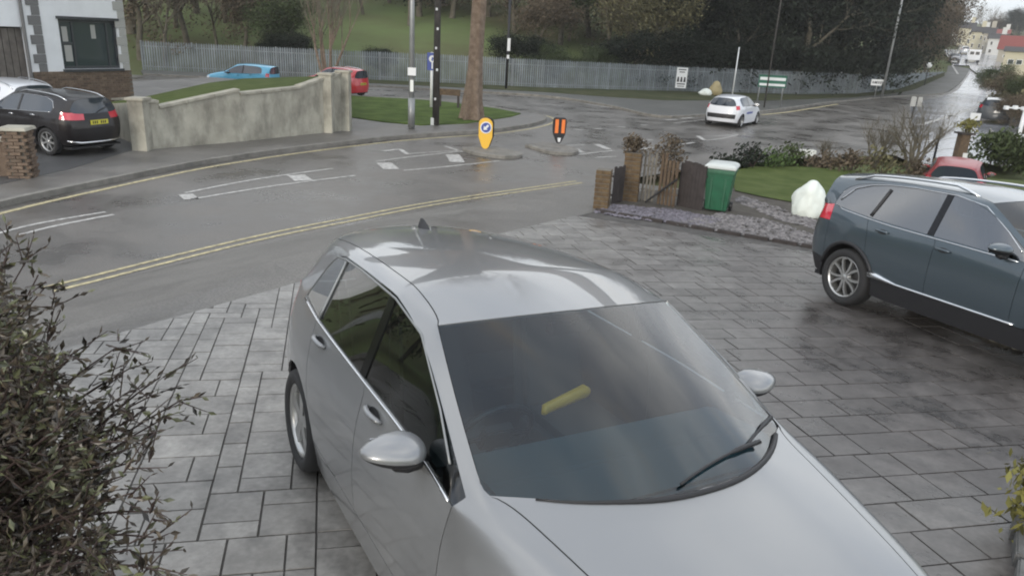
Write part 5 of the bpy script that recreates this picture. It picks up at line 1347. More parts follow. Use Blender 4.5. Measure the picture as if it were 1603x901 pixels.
a, b_ = gp(1059, 322), gp(1098, 331); board_fence('fence_panel', a, b_, hgt(a, 252), 8, M['timber_dark'], 'dark boarded panel between the brown pickets and the green bin', gap=.04)
# wheelie bin
p = gp(1121, 330); o = empty('wheelie_bin', p, radians(-22), 'green wheelie bin with a lid in pale sky-sheen colour beside the lawn', 'bin'); h = hgt(p, 262)
q = MB(); w_ = .56; dp = .60; vs = []
for z, s in ((.06, .78), (h * .9, 1.0), (h * .9, 1.07), (h * .96, 1.07), (h, 1.02)):
    vs += [(-w_ / 2 * s, -dp / 2 * s, z), (w_ / 2 * s, -dp / 2 * s, z), (w_ / 2 * s, dp / 2 * s, z), (-w_ / 2 * s, dp / 2 * s, z)]
q.add(vs, [(3, 2, 1, 0)] + [(4 * k + i, 4 * k + (i + 1) % 4, 4 * k + 4 + (i + 1) % 4, 4 * k + 4 + i) for k in range(4) for i in range(4)] + [(16, 17, 18, 19)]); q.build('body', M['bin'], o, bevel=.02)
q = MB(); vs = []
for z, s in ((h + .003, 1.14), (h + .045, 1.15), (h + .09, 1.0), (h + .115, .7)): vs += [(-w_ / 2 * s, -dp / 2 * s, z), (w_ / 2 * s, -dp / 2 * s, z), (w_ / 2 * s, dp / 2 * s, z), (-w_ / 2 * s, dp / 2 * s, z)]
q.add(vs, [(3, 2, 1, 0)] + [(4 * k + i, 4 * k + (i + 1) % 4, 4 * k + 4 + (i + 1) % 4, 4 * k + 4 + i) for k in range(3) for i in range(4)] + [(12, 13, 14, 15)]); lid = q.build('lid', M['lid'], o, bevel=.012)
q = MB(); q.tube([(-.2, dp / 2 + .07, h * .97), (.2, dp / 2 + .07, h * .97)], .018, 8); q.build('handle', M['bin'], o)
for x in (-.26, .26): q = MB(); q.tube([(x - .03, dp / 2 - .1, .10), (x + .03, dp / 2 - .1, .10)], .10, 14); q.build('wheel', M['black'], o)
for x in (-.14, .14): q = MB(); q.box((x, -dp / 2 * .93, h * .45), (.03, .03, h * .7)); q.build('rib', M['bin'], o)
def sack(name, p, r, m, label, cat='sack', sq=(1, 1, 1), seed=1, tie=None):
    bm = bmesh.new(); bmesh.ops.create_icosphere(bm, subdivisions=4, radius=1)
    for v in bm.verts:
        n_ = noise.noise(v.co * 1.6 + Vector((seed, 0, 0))) * .22 + noise.noise(v.co * 4 + Vector((0, seed, 0))) * .09
        t = v.co.z; k = 1 + n_ - (max(0, t) ** 1.5) * .34; v.co = Vector((v.co.x * k * sq[0], v.co.y * k * sq[1], max(t, -.5) * sq[2] + .5 * sq[2])) * r
        v.co.x += max(0, t) * .05 * r
    me = bpy.data.meshes.new(name); bm.to_mesh(me); bm.free(); me.materials.append(m); me.shade_smooth()
    o = link(bpy.data.objects.new(name, me)); o.location = p; return tag(o, label, cat)
p = gp(1262, 338); sack('white_sack', p, .42, M['bag'], 'big white sack leaning by the tail of the blue grey SUV', sq=(.9, .8, 1.25), seed=3)
p = flat(1104, 149, .13); sack('white_bag', p, .60, M['bag'], 'small white bag on the verge beside the yellow sack', sq=(.8, .6, .55), seed=5)
p = flat(1119, 149, .13); sack('yellow_sack', p, .60, M['sack_y'], 'tall dull yellow sack on the verge against the palisade fence', sq=(.85, .7, 1.15), seed=12)
# stone trough and edging
p = gp(1262, 243); o = empty('garden_trough', p, radians(8), 'small white trough among the green garden shrubs', 'trough')
for c_, s_z in (((0, -.12, .10), (.62, .03, .20)), ((0, .12, .10), (.62, .03, .20)), ((-.295, 0, .10), (.03, .21, .20)), ((.295, 0, .10), (.03, .21, .20))): q = MB(); q.box(c_, s_z); q.build('side_panel', M['white_matt'], o)
q = MB(); q.box((0, 0, .12), (.55, .2, .03)); q.build('soil', M['soil'], o)
# gravel strip along the drive: slate near the gate and grey stones along the lawn
def stones(name, poly, n, m, s0, s1, label_kind=True, seed=1, surf=terrain):
    r = random.Random(seed); xs = [p.x for p in poly]; ys = [p.y for p in poly]; mb = MB(); k = 0; tries = 0
    def inside(x, y):
        c = False; j = len(poly) - 1
        for i in range(len(poly)):
            if (poly[i].y > y) != (poly[j].y > y) and x < (poly[j].x - poly[i].x) * (y - poly[i].y) / (poly[j].y - poly[i].y) + poly[i].x: c = not c
            j = i
        return c
    while k < n and tries < n * 20:
        tries += 1; x = r.uniform(min(xs), max(xs)); y = r.uniform(min(ys), max(ys))
        if not inside(x, y): continue
        s = r.uniform(s0, s1); a = r.uniform(0, 6.28); z = surf(x, y) + .015; sx, sy, sz = s, s * r.uniform(.5, .9), s * r.uniform(.3, .7)
        pts = [(cos(a + q * pi / 2) * (sx if q % 2 == 0 else sy) * r.uniform(.7, 1.2), sin(a + q * pi / 2) * (sx if q % 2 == 0 else sy) * r.uniform(.7, 1.2)) for q in range(4)]
        mb.add([(x, y, z + sz)] + [(x + px_, y + py_, z + sz * .4 * r.random()) for px_, py_ in pts] , [(0, 1, 2), (0, 2, 3), (0, 3, 4), (0, 4, 1)]); k += 1
    o = mb.build(name, m); o['kind'] = 'stuff'; return o
PX = lambda *pp: [Vector((*at(*p).xy, 0)) for p in pp]
stones('slate_chippings', PX((930, 334), (960, 322), (1060, 330), (1130, 345), (1100, 355), (1000, 345)), 1500, M['slate'], .03, .07)
stones('gravel_bed', PX((1050, 352), (1130, 335), (1200, 345), (1290, 375), (1262, 386), (1150, 368)), 1700, M['stone'], .03, .07, seed=2)
stones('lawn_edging_stones', PX((1150, 315), (1162, 308), (1250, 338), (1290, 352), (1285, 362), (1220, 346)), 500, M['stone'], .04, .09, seed=3)
# low kerb stones between gravel and drive
ks_ = empty('gravel_edging', gp(936, 334), 0, 'row of dark edging stones between the gravel and the patterned drive', 'edging'); E0 = ks_.location.copy()
line = [DL[-1]] + [Vector((5.3, 12.0, 0)), Vector((8.2, 10.2, 0))]
for a, b_ in zip(line[:-1], line[1:]):
    d = b_ - a; n = int(d.length / .45)
    for k in range(n):
        c_ = a + d * ((k + .5) / n); q = MB(); q.box(Vector((c_.x, c_.y, drive_z(c_.x, c_.y) + .03)) - E0, (.42, .08, .07), atan2(d.y, d.x) + random.uniform(-.03, .03)); q.build('edging_stone', M['timber_dark'], ks_, bevel=.008)
# broken pale stones under the near sill of the SUV
r0 = empty('loose_stone_row', on_drive(4.95, 4.9), 0, 'row of rough pale stones on the drive under the sill of the blue grey SUV', 'stones'); O_ = r0.location.copy()
pa, pb = at(1446, 488, ), at(1600, 552)
for k in range(11):
    t = (k + .5) / 11; c_ = pa.lerp(pb, t); bm = bmesh.new(); bmesh.ops.create_icosphere(bm, subdivisions=2, radius=1)
    sx, sy, sz = random.uniform(.06, .10), random.uniform(.04, .06), random.uniform(.02, .035)
    for v in bm.verts: v.co = Vector((v.co.x * sx, v.co.y * sy, v.co.z * sz)) * (1 + .35 * noise.noise(v.co * 2 + Vector((k * 3., 0, 0))))
    me = bpy.data.meshes.new('stone'); bm.to_mesh(me); bm.free(); me.materials.append(M['coping']); so = link(bpy.data.objects.new('stone', me), r0); so.location = Vector((c_.x, c_.y, drive_z(c_.x, c_.y) + .03)) - O_; so.rotation_euler = (0, 0, random.uniform(-.9, -.4))
# ================================================================ TREES AND PLANTS
def tube3(mb, a, b, ra, rb, n=4):
    d = (b - a); L = d.length
    if L < 1e-5: return
    d /= L; u = d.orthogonal().normalized(); v = d.cross(u); vs = []
    for p, r in ((a, ra), (b, rb)):
        for k in range(n): vs.append(p + (u * cos(2 * pi * k / n) + v * sin(2 * pi * k / n)) * r)
    mb.add(vs, [(k, (k + 1) % n, n + (k + 1) % n, n + k) for k in range(n)])
def branch(r, mbt, mbl, p, d, L, rad, lvl, maxl, tips, spread=.55, upw=.25, thin=2, kids=(2, 4)):
    segs = 3; q = p.copy(); dd = d.copy(); rr = rad
    for s in range(segs):
        nd = (dd + Vector((r.uniform(-1, 1), r.uniform(-1, 1), r.uniform(-.6, 1))) * .16 + Vector((0, 0, upw * .15))).normalized(); nq = q + nd * (L / segs); r2 = rr * (.86 if s < segs - 1 else .7)
        tube3(mbt if lvl < thin else mbl, q, nq, rr, r2, 8 if lvl == 0 else (5 if lvl < thin else 3)); 
        if lvl >= 1: tips.append((nq.copy(), lvl))
        if lvl < maxl and s >= (1 if lvl == 0 else 0):
            for _ in range(r.randint(*kids) if s == segs - 1 else r.randint(1, 2)):
                ang = r.uniform(0, 6.28); side = (nd.orthogonal().normalized() * cos(ang) + nd.cross(nd.orthogonal().normalized()) * sin(ang))
                cd_ = (nd * (1 - spread) + side * spread + Vector((0, 0, upw * .4))).normalized()
                branch(r, mbt, mbl, nq, cd_, L * r.uniform(.55, .78), r2 * r.uniform(.5, .7), lvl + 1, maxl, tips, spread, upw, thin, kids)
        q, dd, rr = nq, nd, r2
def leaves(r, mb, pts, n, size, rad):
    for _ in range(n):
        p, l = r.choice(pts); c = p + Vector((r.gauss(0, 1), r.gauss(0, 1), r.gauss(0, .8))) * rad; s = size * r.uniform(.5, 1.4)
        u = Vector((r.gauss(0, 1), r.gauss(0, 1), r.gauss(0, 1))).normalized(); v = u.orthogonal().normalized(); w_ = u.cross(v)
        mb.add([c - v * s, c + w_ * s * .45, c + v * s, c - w_ * s * .45], [(0, 1, 2, 3)])
TREES = {}
def tree_proto(kind, seed):
    key = (kind, seed)
    if key in TREES: return TREES[key]
    r = random.Random(seed * 31 + len(kind)); t = MB(); l = MB(); tips = []
    H = 10.
    if kind == 'bare':
        branch(r, t, l, Vector((0, 0, 0)), Vector((0, 0, 1)), 5.0, .22, 0, 4, tips, .5, .5, 2, (3, 4))
        mt, ml = M['bark_grey'], M['twig']
    elif kind == 'multistem':
        for k in range(6):
            a = k * 1.05; branch(r, t, l, Vector((.2 * cos(a), .2 * sin(a), 0)), Vector((cos(a) * .35, sin(a) * .35, 1)).normalized(), 4.6, .13, 0, 3, tips, .35, .8, 2, (2, 4))
        mt, ml = M['bark'], M['twig_pale']
    elif kind == 'stocky':
        for k in range(5):
            a = k * 1.25; branch(r, t, l, Vector((.15 * cos(a), .15 * sin(a), 0)), Vector((cos(a) * .3, sin(a) * .3, 1)).normalized(), 4.4, .26, 0, 3, tips, .45, .4, 2, (2, 3))
        mt, ml = M['bark_grey'], M['bark_grey']
    elif kind in ('dark', 'mid', 'olive', 'brown'):
        branch(r, t, MB(), Vector((0, 0, 0)), Vector((0, 0, 1)), 4.4, .3, 0, 3, tips, .55, .3, 4, (3, 4))
        # clumpy crown: clusters around the limb ends, flattened layers, a ragged outline
        cl = [(Vector((r.gauss(0, 1.9), r.gauss(0, 1.9), r.uniform(1.2, 9.6))), 1) for _ in range(46)]
        cl = [(Vector((c.x * (1.25 - .08 * c.z), c.y * (1.25 - .08 * c.z), c.z)), 1) for c, _ in cl]
        pts = tips + cl * 3
        leaves(r, l, pts, 20000 if kind == 'dark' else 13000, .13, .50)
        mt = M['bark_grey']; ml = {'dark': M['leaf_dark'], 'mid': M['leaf_mid'], 'olive': M['leaf_olive'], 'brown': M['leaf_brown']}[kind]
    zmax = max(v[2] for v in l.v); k = H / zmax
    for mb in (t, l): mb.v = [(x * k, y * k, z * k) for x, y, z in mb.v]
    TREES[key] = (t.mesh('trunk', mt, True), l.mesh('crown', ml)); return TREES[key]
def tree(kind, seed, p, h, label, name=None, rz=0., wide=1., group=None, cat='tree'):
    mt, ml = tree_proto(kind, seed); o = empty(name or {'bare': 'bare_tree', 'multistem': 'bare_tree', 'dark': 'evergreen_tree', 'mid': 'green_tree', 'olive': 'olive_tree', 'brown': 'brown_tree'}[kind], p, rz, label, cat, group)
    for nm, me in (('trunk', mt), ('crown', ml)):
        c = link(bpy.data.objects.new(nm, me), o); c.scale = (h / 10 * wide, h / 10 * wide, h / 10)
    return o
def gz(x, y): return Vector((x, y, terrain(x, y) - .1))
def by(u, v0, dist):       # direction of pixel u, at a ground distance
    d = ray(u, v0); k = dist / hypot(d.x, d.y); return gz(d.x * k, d.y * k)
R7 = random.Random(11)
# evergreen belt behind the fence on the right
belt = [(1012, 62, 9, 'olive'), (1050, 58, 11, 'dark'), (1092, 62, 13, 'dark'), (1130, 60, 12, 'dark'), (1168, 66, 14, 'dark'), (1205, 64, 12, 'dark'), (1245, 70, 15, 'dark'), (1280, 68, 13, 'dark'), (1315, 76, 15, 'dark'), (1352, 78, 14, 'dark'), (1388, 88, 15, 'dark'), (1420, 98, 14, 'brown'), (1075, 74, 17, 'dark'), (1150, 78, 18, 'dark'), (1225, 84, 19, 'dark'), (1300, 92, 20, 'dark'), (1370, 104, 20, 'brown'), (1415, 118, 17, 'brown')]
def fence_dist(u):
    d = ray(u, 140); dx, dy = d.x, d.y; best = 60
    for a, b_ in zip(BACK[:-1], BACK[1:]):
        ex, ey = b_.x - a.x, b_.y - a.y; det = dx * -ey + dy * ex
        if abs(det) < 1e-9: continue
        t = (a.x * -ey + a.y * ex) / det; s = (dx * a.y - dy * a.x) / det
        if t > 0 and 0 <= s <= 1: return t * hypot(dx, dy)
    return best
for i, (u, ds, h, kd) in enumerate(belt):
    lab_u = min(((1012, 'behind the white board'), (1100, 'behind the yellow and white sacks'), (1150, 'behind the thin white post'), (1205, 'behind the green direction sign'), (1290, 'right of the green direction sign'), (1352, 'left of the small white sign'), (1395, 'behind the tall lamp column'), (1430, 'beside the globe lamp')), key=lambda q: abs(q[0] - u))[1]
    near = i < 12; ds = fence_dist(u) + ((3.2 + 1.2 * (i % 3)) if near else (ds - 52) * .55)
    tree(kd, i % 3, by(u, 140, ds), h, ('dark evergreen tree' if kd == 'dark' else 'olive tree' if kd == 'olive' else 'brownish tree') + (', front row ' if near else ', taller back row ') + lab_u, rz=R7.uniform(0, 6), wide=R7.uniform(.85, 1.15), group='trees in the belt behind the fence' + ('' if kd == 'dark' else ', brownish ones'))
# hillside trees
hill = [(215, 70, 11, 'brown'), (240, 75, 12, 'bare'), (285, 72, 11, 'bare'), (318, 78, 12, 'brown'), (360, 74, 11, 'bare'), (405, 78, 11, 'brown'), (440, 84, 12, 'bare'), (545, 100, 8, 'bare'), (740, 90, 10, 'bare'), (820, 95, 11, 'bare'), (890, 84, 9, 'brown'), (965, 90, 11, 'bare'), (225, 62, 9, 'brown'), (262, 60, 8, 'bare'), (300, 66, 10, 'brown'), (345, 64, 9, 'bare'), (385, 62, 7, 'brown'), (425, 70, 10, 'brown'), (462, 60, 6, 'mid'), (655, 78, 11, 'dark'), (690, 84, 12, 'dark'), (632, 88, 9, 'mid'), (560, 92, 4, 'mid'), (760, 80, 9, 'olive'), (800, 74, 8, 'brown'), (835, 66, 6, 'brown'), (872, 72, 8, 'mid'), (905, 92, 7, 'olive'), (945, 80, 8, 'olive'), (978, 70, 9, 'brown'), (720, 98, 10, 'brown'), (850, 110, 10, 'olive'), (270, 90, 11, 'bare'), (400, 96, 12, 'bare'), (480, 104, 10, 'brown'), (330, 100, 12, 'brown'), (570, 78, 9, 'bare'), (610, 84, 8, 'brown'), (640, 74, 9, 'bare'), (670, 92, 11, 'brown'), (705, 78, 10, 'brown'), (745, 74, 9, 'bare'), (790, 88, 11, 'brown'), (825, 80, 10, 'bare'), (860, 88, 9, 'olive'), (885, 74, 9, 'bare'), (915, 78, 9, 'brown'), (950, 72, 10, 'brown'), (985, 78, 12, 'brown'), (780, 118, 10, 'bare'), (930, 112, 12, 'bare')]
desc = {'brown': 'brown leafed tree on the hillside above the fence', 'bare': 'bare grey tree on the hillside above the fence', 'mid': 'small green bushy tree on the hillside above the fence', 'olive': 'olive green tree on the hillside above the fence', 'dark': 'dark tree on the hillside above the lamp post'}
def hill_mark(u, ds):
    m = min(((222, 'beside the white house'), (300, 'left of the light blue car'), (360, 'above the light blue car'), (425, 'above the end of the retaining wall'), (475, 'left of the pale bare tree'), (560, 'between the bare tree and the lamp post'), (640, 'behind the lamp post'), (690, 'behind the telegraph pole'), (740, 'behind the thick trunk'), (800, 'behind the black and white post'), (870, 'above the middle of the fence'), (950, 'left of the dark evergreen belt')), key=lambda q: abs(q[0] - u))[1]
    return m + (', lowest on the slope' if ds < 70 else ', halfway up' if ds < 88 else ', high on the slope')
short = {'brown': 'brown leafed tree ', 'bare': 'bare grey tree ', 'mid': 'green bushy tree ', 'olive': 'olive green tree ', 'dark': 'dark leafed tree '}
for i, (u, ds, h, kd) in enumerate(hill):
    tree(kd, i % 3, by(u, 140, ds), h, short[kd] + hill_mark(u, ds), rz=R7.uniform(0, 6), wide=R7.uniform(.9, 1.3), group='hillside trees, ' + kd)
tree('multistem', 1, by(512, 140, 52), 9.5, 'pale many stemmed bare tree behind the fence left of the lamp post', rz=1.)
# shrubs along the fence top
for u, ds, h, kd in ((1030, 0, 5, 'dark'), (1062, 0, 4.4, 'dark'), (1105, 0, 5, 'dark'), (1150, 0, 4.6, 'dark'), (1190, 0, 5.2, 'dark'), (1232, 0, 4.8, 'dark'), (1275, 0, 5, 'dark'), (1320, 0, 4.6, 'dark'), (1362, 0, 5, 'dark'), (1400, 0, 4.6, 'dark'), (470, 54, 3.2, 'dark'), (440, 53, 2.6, 'dark'), (600, 60, 2.4, 'dark'), (812, 56, 4, 'dark'), (860, 55, 3.4, 'mid'), (930, 57, 3.4, 'mid'), (990, 58, 4.4, 'dark'), (870, 53.5, 2.2, 'dark')):
    tree(kd, 2, by(u, 140, fence_dist(u) + 1.9 + .3 * h), h, ('dark' if kd == 'dark' else 'green') + ' shrub rising over the fence ' + min(((440, 'left of the pale bare tree'), (475, 'next to the pale bare tree'), (600, 'left of the lamp post'), (812, 'just right of the black and white post'), (860, 'behind the striped bollard'), (930, 'midway along the fence'), (990, 'left of the white board'), (1030, 'beside the white board'), (1062, 'directly above the white board'), (1105, 'above the yellow sack'), (1150, 'behind the thin white post'), (1190, 'beside the thin dark pole'), (1232, 'just right of the green sign'), (1275, 'well right of the green sign'), (1320, 'left of the small white sign'), (1362, 'above the small white sign'), (1400, 'behind the tall lamp column')), key=lambda q: abs(q[0] - u))[1], 'shrub', rz=R7.uniform(0, 6), wide=1.5, group='shrubs over the fence, ' + kd, cat='shrub')
# trees by the far road
def fartree(u, v, h, kd, lab, s=0, w=1.1, g=None):
    p = at(u, v); tree(kd, s, Vector((p.x, p.y, terrain(p.x, p.y) - .2)), h, lab, rz=R7.uniform(0, 6), wide=w, group=g)
for i, (u, v, h, kd) in enumerate(((1428, 122, 9, 'brown'), (1446, 118, 8, 'brown'), (1448, 105, 12, 'brown'), (1460, 98, 10, 'dark'), (1458, 88, 12, 'brown'), (1456, 82, 16, 'bare'), (1440, 86, 18, 'bare'), (1428, 95, 16, 'brown'), (1422, 88, 20, 'brown'))):
    fartree(u, v, h, kd, {'brown': 'brown tree on the bank left of the far road', 'dark': 'dark evergreen on the bank left of the far road', 'bare': 'tall bare tree against the sky left of the far road'}[kd], i % 3, 1.1, 'trees left of the far road, ' + kd)
# distant houses on the right
def far_house(u0, u1, v_base, v_eave, v_ridge, depth, wallm, roofm, label, dist, wins, chim=True):
    p = at((u0 + u1) / 2, v_base); d = ray((u0 + u1) / 2, v_base); dist = (p - CAM).dot(FWD)
    W_ = (u1 - u0) * dist / FPX / .93; rz = -atan2(d.x, d.y)
    o = empty('distant_house', (p.x, p.y, p.z), rz, label, 'house')
    pxm = dist / FPX; he = (v_base - v_eave) * pxm; hr = (v_base - v_ridge) * pxm
    q = MB(); q.box((0, depth / 2, he / 2 - 4), (W_, depth, he + 8)); q.build('wall', wallm, o)
    q = MB(); e_ = .35
    q.add([(-W_ / 2 - e_, -e_, he), (W_ / 2 + e_, -e_, he), (W_ / 2 + e_, depth + e_, he), (-W_ / 2 - e_, depth + e_, he), (-W_ / 2 - e_, depth / 2, hr), (W_ / 2 + e_, depth / 2, hr)], [(0, 1, 5, 4), (2, 3, 4, 5), (1, 2, 5), (3, 0, 4), (3, 2, 1, 0)]); rf = q.build('roof', roofm, o)
    if chim: q = MB(); q.box((W_ * .3, depth / 2, hr + .2), (.9, .7, 2.2)); q.build('chimney', wallm, rf)
    for fx, fz_, ww, wh in wins:
        ww, wh = ww * min(1, W_ / 9), wh * min(1, he / 6.5)
        q = MB(); q.box((W_ * fx, -.02, he * fz_), (ww, .14, wh)); wo = q.build('window', M['white_gloss'], o)
        q = MB(); q.box((W_ * fx, -.10, he * fz_), (ww * .8, .04, wh * .8)); q.build('pane', M['dark_glass'], wo)
    return o
WIN3 = [(-.3, .5, 1.2, 1.3), (.3, .5, 1.2, 1.3)]
wn = [(-.28, .72, 1.3, 1.5), (.28, .72, 1.3, 1.5), (-.28, .28, 1.5, 1.6), (.28, .28, 1.3, 1.6)]
far_house(1498, 1517, 72, 46, 36, 9, M['cream'], M['roof_dark'], 'cream gabled house farthest up the distant road', 175, wn)
far_house(1517, 1533, 80, 52, 43, 9, M['cream'], M['roof_dark'], 'cream house second from the top of the distant row', 150, wn)
far_house(1534, 1547, 84, 54, 44, 9, M['house_beige'], M['roof_dark'], 'beige house in the middle of the distant row', 138, wn)
far_house(1544, 1566, 88, 62, 54, 8, M['house_white'], M['roof_dark'], 'white house beside the red roofed one in the distance', 122, wn)
far_house(1488, 1499, 70, 52, 45, 9, M['house_white'], M['roof_dark'], 'small pale house at the very top of the hill road', 175, WIN3)
far_house(1530, 1541, 70, 50, 43, 9, M['house_white'], M['roof_dark'], 'white house behind the middle of the distant row', 150, WIN3)
far_house(1556, 1572, 76, 54, 47, 9, M['house_white'], M['roof_red'], 'pale house just left of the broad red roof', 150, WIN3)
far_house(1566, 1625, 100, 80, 58, 10, M['house_beige'], M['roof_red'], 'house with a broad red tiled roof at the right edge', 105, [(-.3, .5, 1.6, 1.3), (0, .5, 1.6, 1.3), (.3, .5, 1.6, 1.3)])
far_house(1574, 1640, 118, 84, 76, 8, M['cream'], M['roof_dark'], 'cream terraced house below the red roof at the right edge', 88, [(-.36, .55, 1.1, 1.5), (-.2, .55, 1.1, 1.5), (-.04, .55, 1.1, 1.5)], chim=False)
for i, (u, v, ds, h, kd) in enumerate(((1570, 118, 80, 4.0, 'mid'), (1596, 135, 66, 3.4, 'brown'), (1612, 140, 60, 3.4, 'mid'), (1590, 165, 54, 2.2, 'brown'), (1608, 175, 48, 2.6, 'brown'), (1580, 128, 74, 2.6, 'brown'))):
    d = ray(u, v); k = ds / hypot(d.x, d.y); p = gz(d.x * k, d.y * k)
    tree(kd, i % 3, p, h, {'mid': 'green garden tree right of the far road', 'brown': 'brown hedge tree right of the far road', 'dark': 'dark evergreen beside the distant houses'}[kd], rz=i, wide=1.1, group='trees right of the far road, ' + kd)
for i, (u, ds, h, kd) in enumerate(((1545, 335, 13, 'bare'), (1558, 335, 11, 'bare'), (1571, 320, 12, 'dark'), (1530, 345, 11, 'bare'), (1506, 360, 14, 'bare'), (1492, 350, 19, 'bare'), (1582, 330, 10, 'bare'), (1520, 330, 11, 'bare'), (1597, 300, 9, 'bare'), (1550, 330, 8, 'brown'), (1577, 330, 8, 'brown'), (1534, 340, 8, 'brown'), (1605, 300, 7, 'brown'))):
    tree(kd, i % 3, by(u, 110, ds), h, {'bare': 'bare tree on the skyline behind the distant houses', 'dark': 'single dark evergreen on the skyline behind the houses', 'brown': 'brown tree between the distant houses'}[kd], rz=i, wide=1.2, group='skyline trees, ' + kd)

# unseen trees left of frame, added for window reflections and other views
for i, (x, y, h, kd) in enumerate(((-34, 30, 9, 'brown'), (-40, 24, 8, 'dark'), (-47, 33, 11, 'bare'), (-38, 16, 7, 'mid'), (-52, 22, 10, 'brown'), (-46, 10, 8, 'dark'), (-58, 38, 12, 'brown'), (-60, 14, 10, 'brown'), (-36, 4, 7, 'brown'))):
    tree(kd, i % 3, gz(x, y), h, 'unseen tree added for reflections, beyond the white house', rz=i, wide=1.2, group='unseen trees added for reflections')
# big trunk on the verge (crown above the frame)
p = flat(738, 187, .13); tr = empty('street_tree', p, 0, 'thick pale brown tree trunk with fluted roots on the grass verge', 'tree')
mb = MB(); NR = 30; zs = [-.1, .15, .4, .8, 1.4, 2.2, 3.2, 4.4, 5.6, 7.0, 8.6, 10.2]; vs = []
for zi, z in enumerate(zs):
    base = lerp_map(z, [-.1, .4, 1.2, 2.5, 7], [.47, .40, .34, .30, .26]); fl_ = lerp_map(z, [-.1, 1.6, 7], [.26, .09, .05])
    for k in range(NR):
        a = 2 * pi * k / NR; r_ = base * (1 + fl_ * (sin(a * 5 + .4 * z) + .5 * sin(a * 9 + 1)) + .12 * noise.noise(Vector((cos(a) * 2, sin(a) * 2, z * 1.5))))
        vs.append((r_ * cos(a) + .03 * z, r_ * sin(a), z))
mb.add(vs, [(i * NR + k, i * NR + (k + 1) % NR, (i + 1) * NR + (k + 1) % NR, (i + 1) * NR + k) for i in range(len(zs) - 1) for k in range(NR)]); mb.build('trunk', M['bark'], tr, True)
t = MB(); l = MB(); tips = []; rr = random.Random(3)
for k in range(5): a = k * 1.25; branch(rr, t, l, Vector((.3, 0, 9.6)), Vector((cos(a) * .7, sin(a) * .7, 1)).normalized(), 3.6, .10, 0, 4, tips, .5, .5, 2, (3, 4))
t.build('limbs', M['bark'], tr, True); l.build('crown', M['twig'], tr)

# shrubs and plants near the gate and in the garden
def bushy(name, p, rx, ry, rz_, n, size, m, label, seed, stems=8, cat='shrub', stem_m=None, group=None):
    r = random.Random(seed); o = empty(name, p, 0, label, cat, group); s = MB(); l = MB(); tips = []
    for k in range(stems):
        a = r.uniform(0, 6.28); q = Vector((cos(a) * rx * r.uniform(.2, .8), sin(a) * ry * r.uniform(.2, .8), rz_ * r.uniform(.5, .95))); b_ = Vector((q.x * .2, q.y * .2, 0)); m_ = b_.lerp(q, .5) + Vector((0, 0, rz_ * .1))
        tube3(s, b_, m_, .018, .012, 5); tube3(s, m_, q, .012, .005, 4); tips += [(q, 1), (m_, 1)]
    for k in range(26):
        a = r.uniform(0, 6.28); c_ = r.random() ** .5; zz = r.uniform(.12, .95); k_ = (1 - (abs(zz - .45) / .6) ** 2) ** .5 if abs(zz - .45) < .6 else .2; tips.append((Vector((cos(a) * rx * c_ * k_, sin(a) * ry * c_ * k_, zz * rz_)), 1))
    leaves(r, l, tips, n, size, min(rx, ry) * .24); s.build('stems', stem_m or M['stem_bush'], o); l.build('foliage', m, o); return o
pp2 = p2 + Vector((0, 0, hgt(p2, 238))); bushy('clipped_plant', pp2, .25, .25, .30, 900, .035, M['leaf_brown'], 'dark rounded plant on top of the taller brown pillar', 1)
q_ = gp(1041, 290); bushy('dark_bush', Vector((q_.x, q_.y, q_.z)), .40, .4, hgt(q_, 212), 1100, .045, M['leaf_brown'], 'dark rounded bush behind the picket fence', 2)
gard = [(1175, 262, .8, .7, 'leaf_dark', 215, 'dark shrub behind the green bin'), (1210, 262, .9, .7, 'leaf_green', 226, 'bright green shrub left of the white trough'), (1240, 258, .7, .6, 'leaf_mid', 214, 'green shrub directly behind the white trough'), (1290, 262, .8, .7, 'leaf_brown', 232, 'brown shrub right of the white trough'), (1330, 268, 1.0, .7, 'leaf_brown', 226, 'reddish brown shrub at the far side of the lawn'), (1380, 275, 1.2, .8, 'leaf_olive', 222, 'olive shrub behind the blue grey SUV roof'), (1140, 262, .7, .5, 'leaf_dark', 232, 'low dark shrub behind the lid of the bin'), (1430, 278, 1.0, .8, 'leaf_brown', 238, 'brown shrub at the foot of the bare garden tree')]
for i, (u, v, rx, ry, m, vt, lab) in enumerate(gard):
    q_ = gp(u, v); bushy('garden_shrub', q_, rx * .75, ry * .75, hgt(q_, vt + 14), 420, .07, M[m], lab, 20 + i)
# bare garden trees
for i, (u, v, vt, lab) in enumerate(((1425, 275, 150, 'bare many stemmed small tree behind the blue grey SUV'), (1368, 262, 176, 'thin reddish bare shrub left of the bare garden tree'), (1292, 250, 214, 'small reddish twiggy shrub beyond the lawn'))):
    q_ = gp(u, v); tree('stocky', i, q_, hgt(q_, vt), lab, 'bare_shrub', wide=(1.1, 1.1, 1.5)[i], cat='shrub')
q_ = flat(1500, 262) + Vector((0, 0, hgt(flat(1500, 262), 208))); bushy('yellow_plant', q_, .4, .3, .45, 260, .07, M['leaf_yellow'], 'yellow green plant on top of the brown gate column', 41)
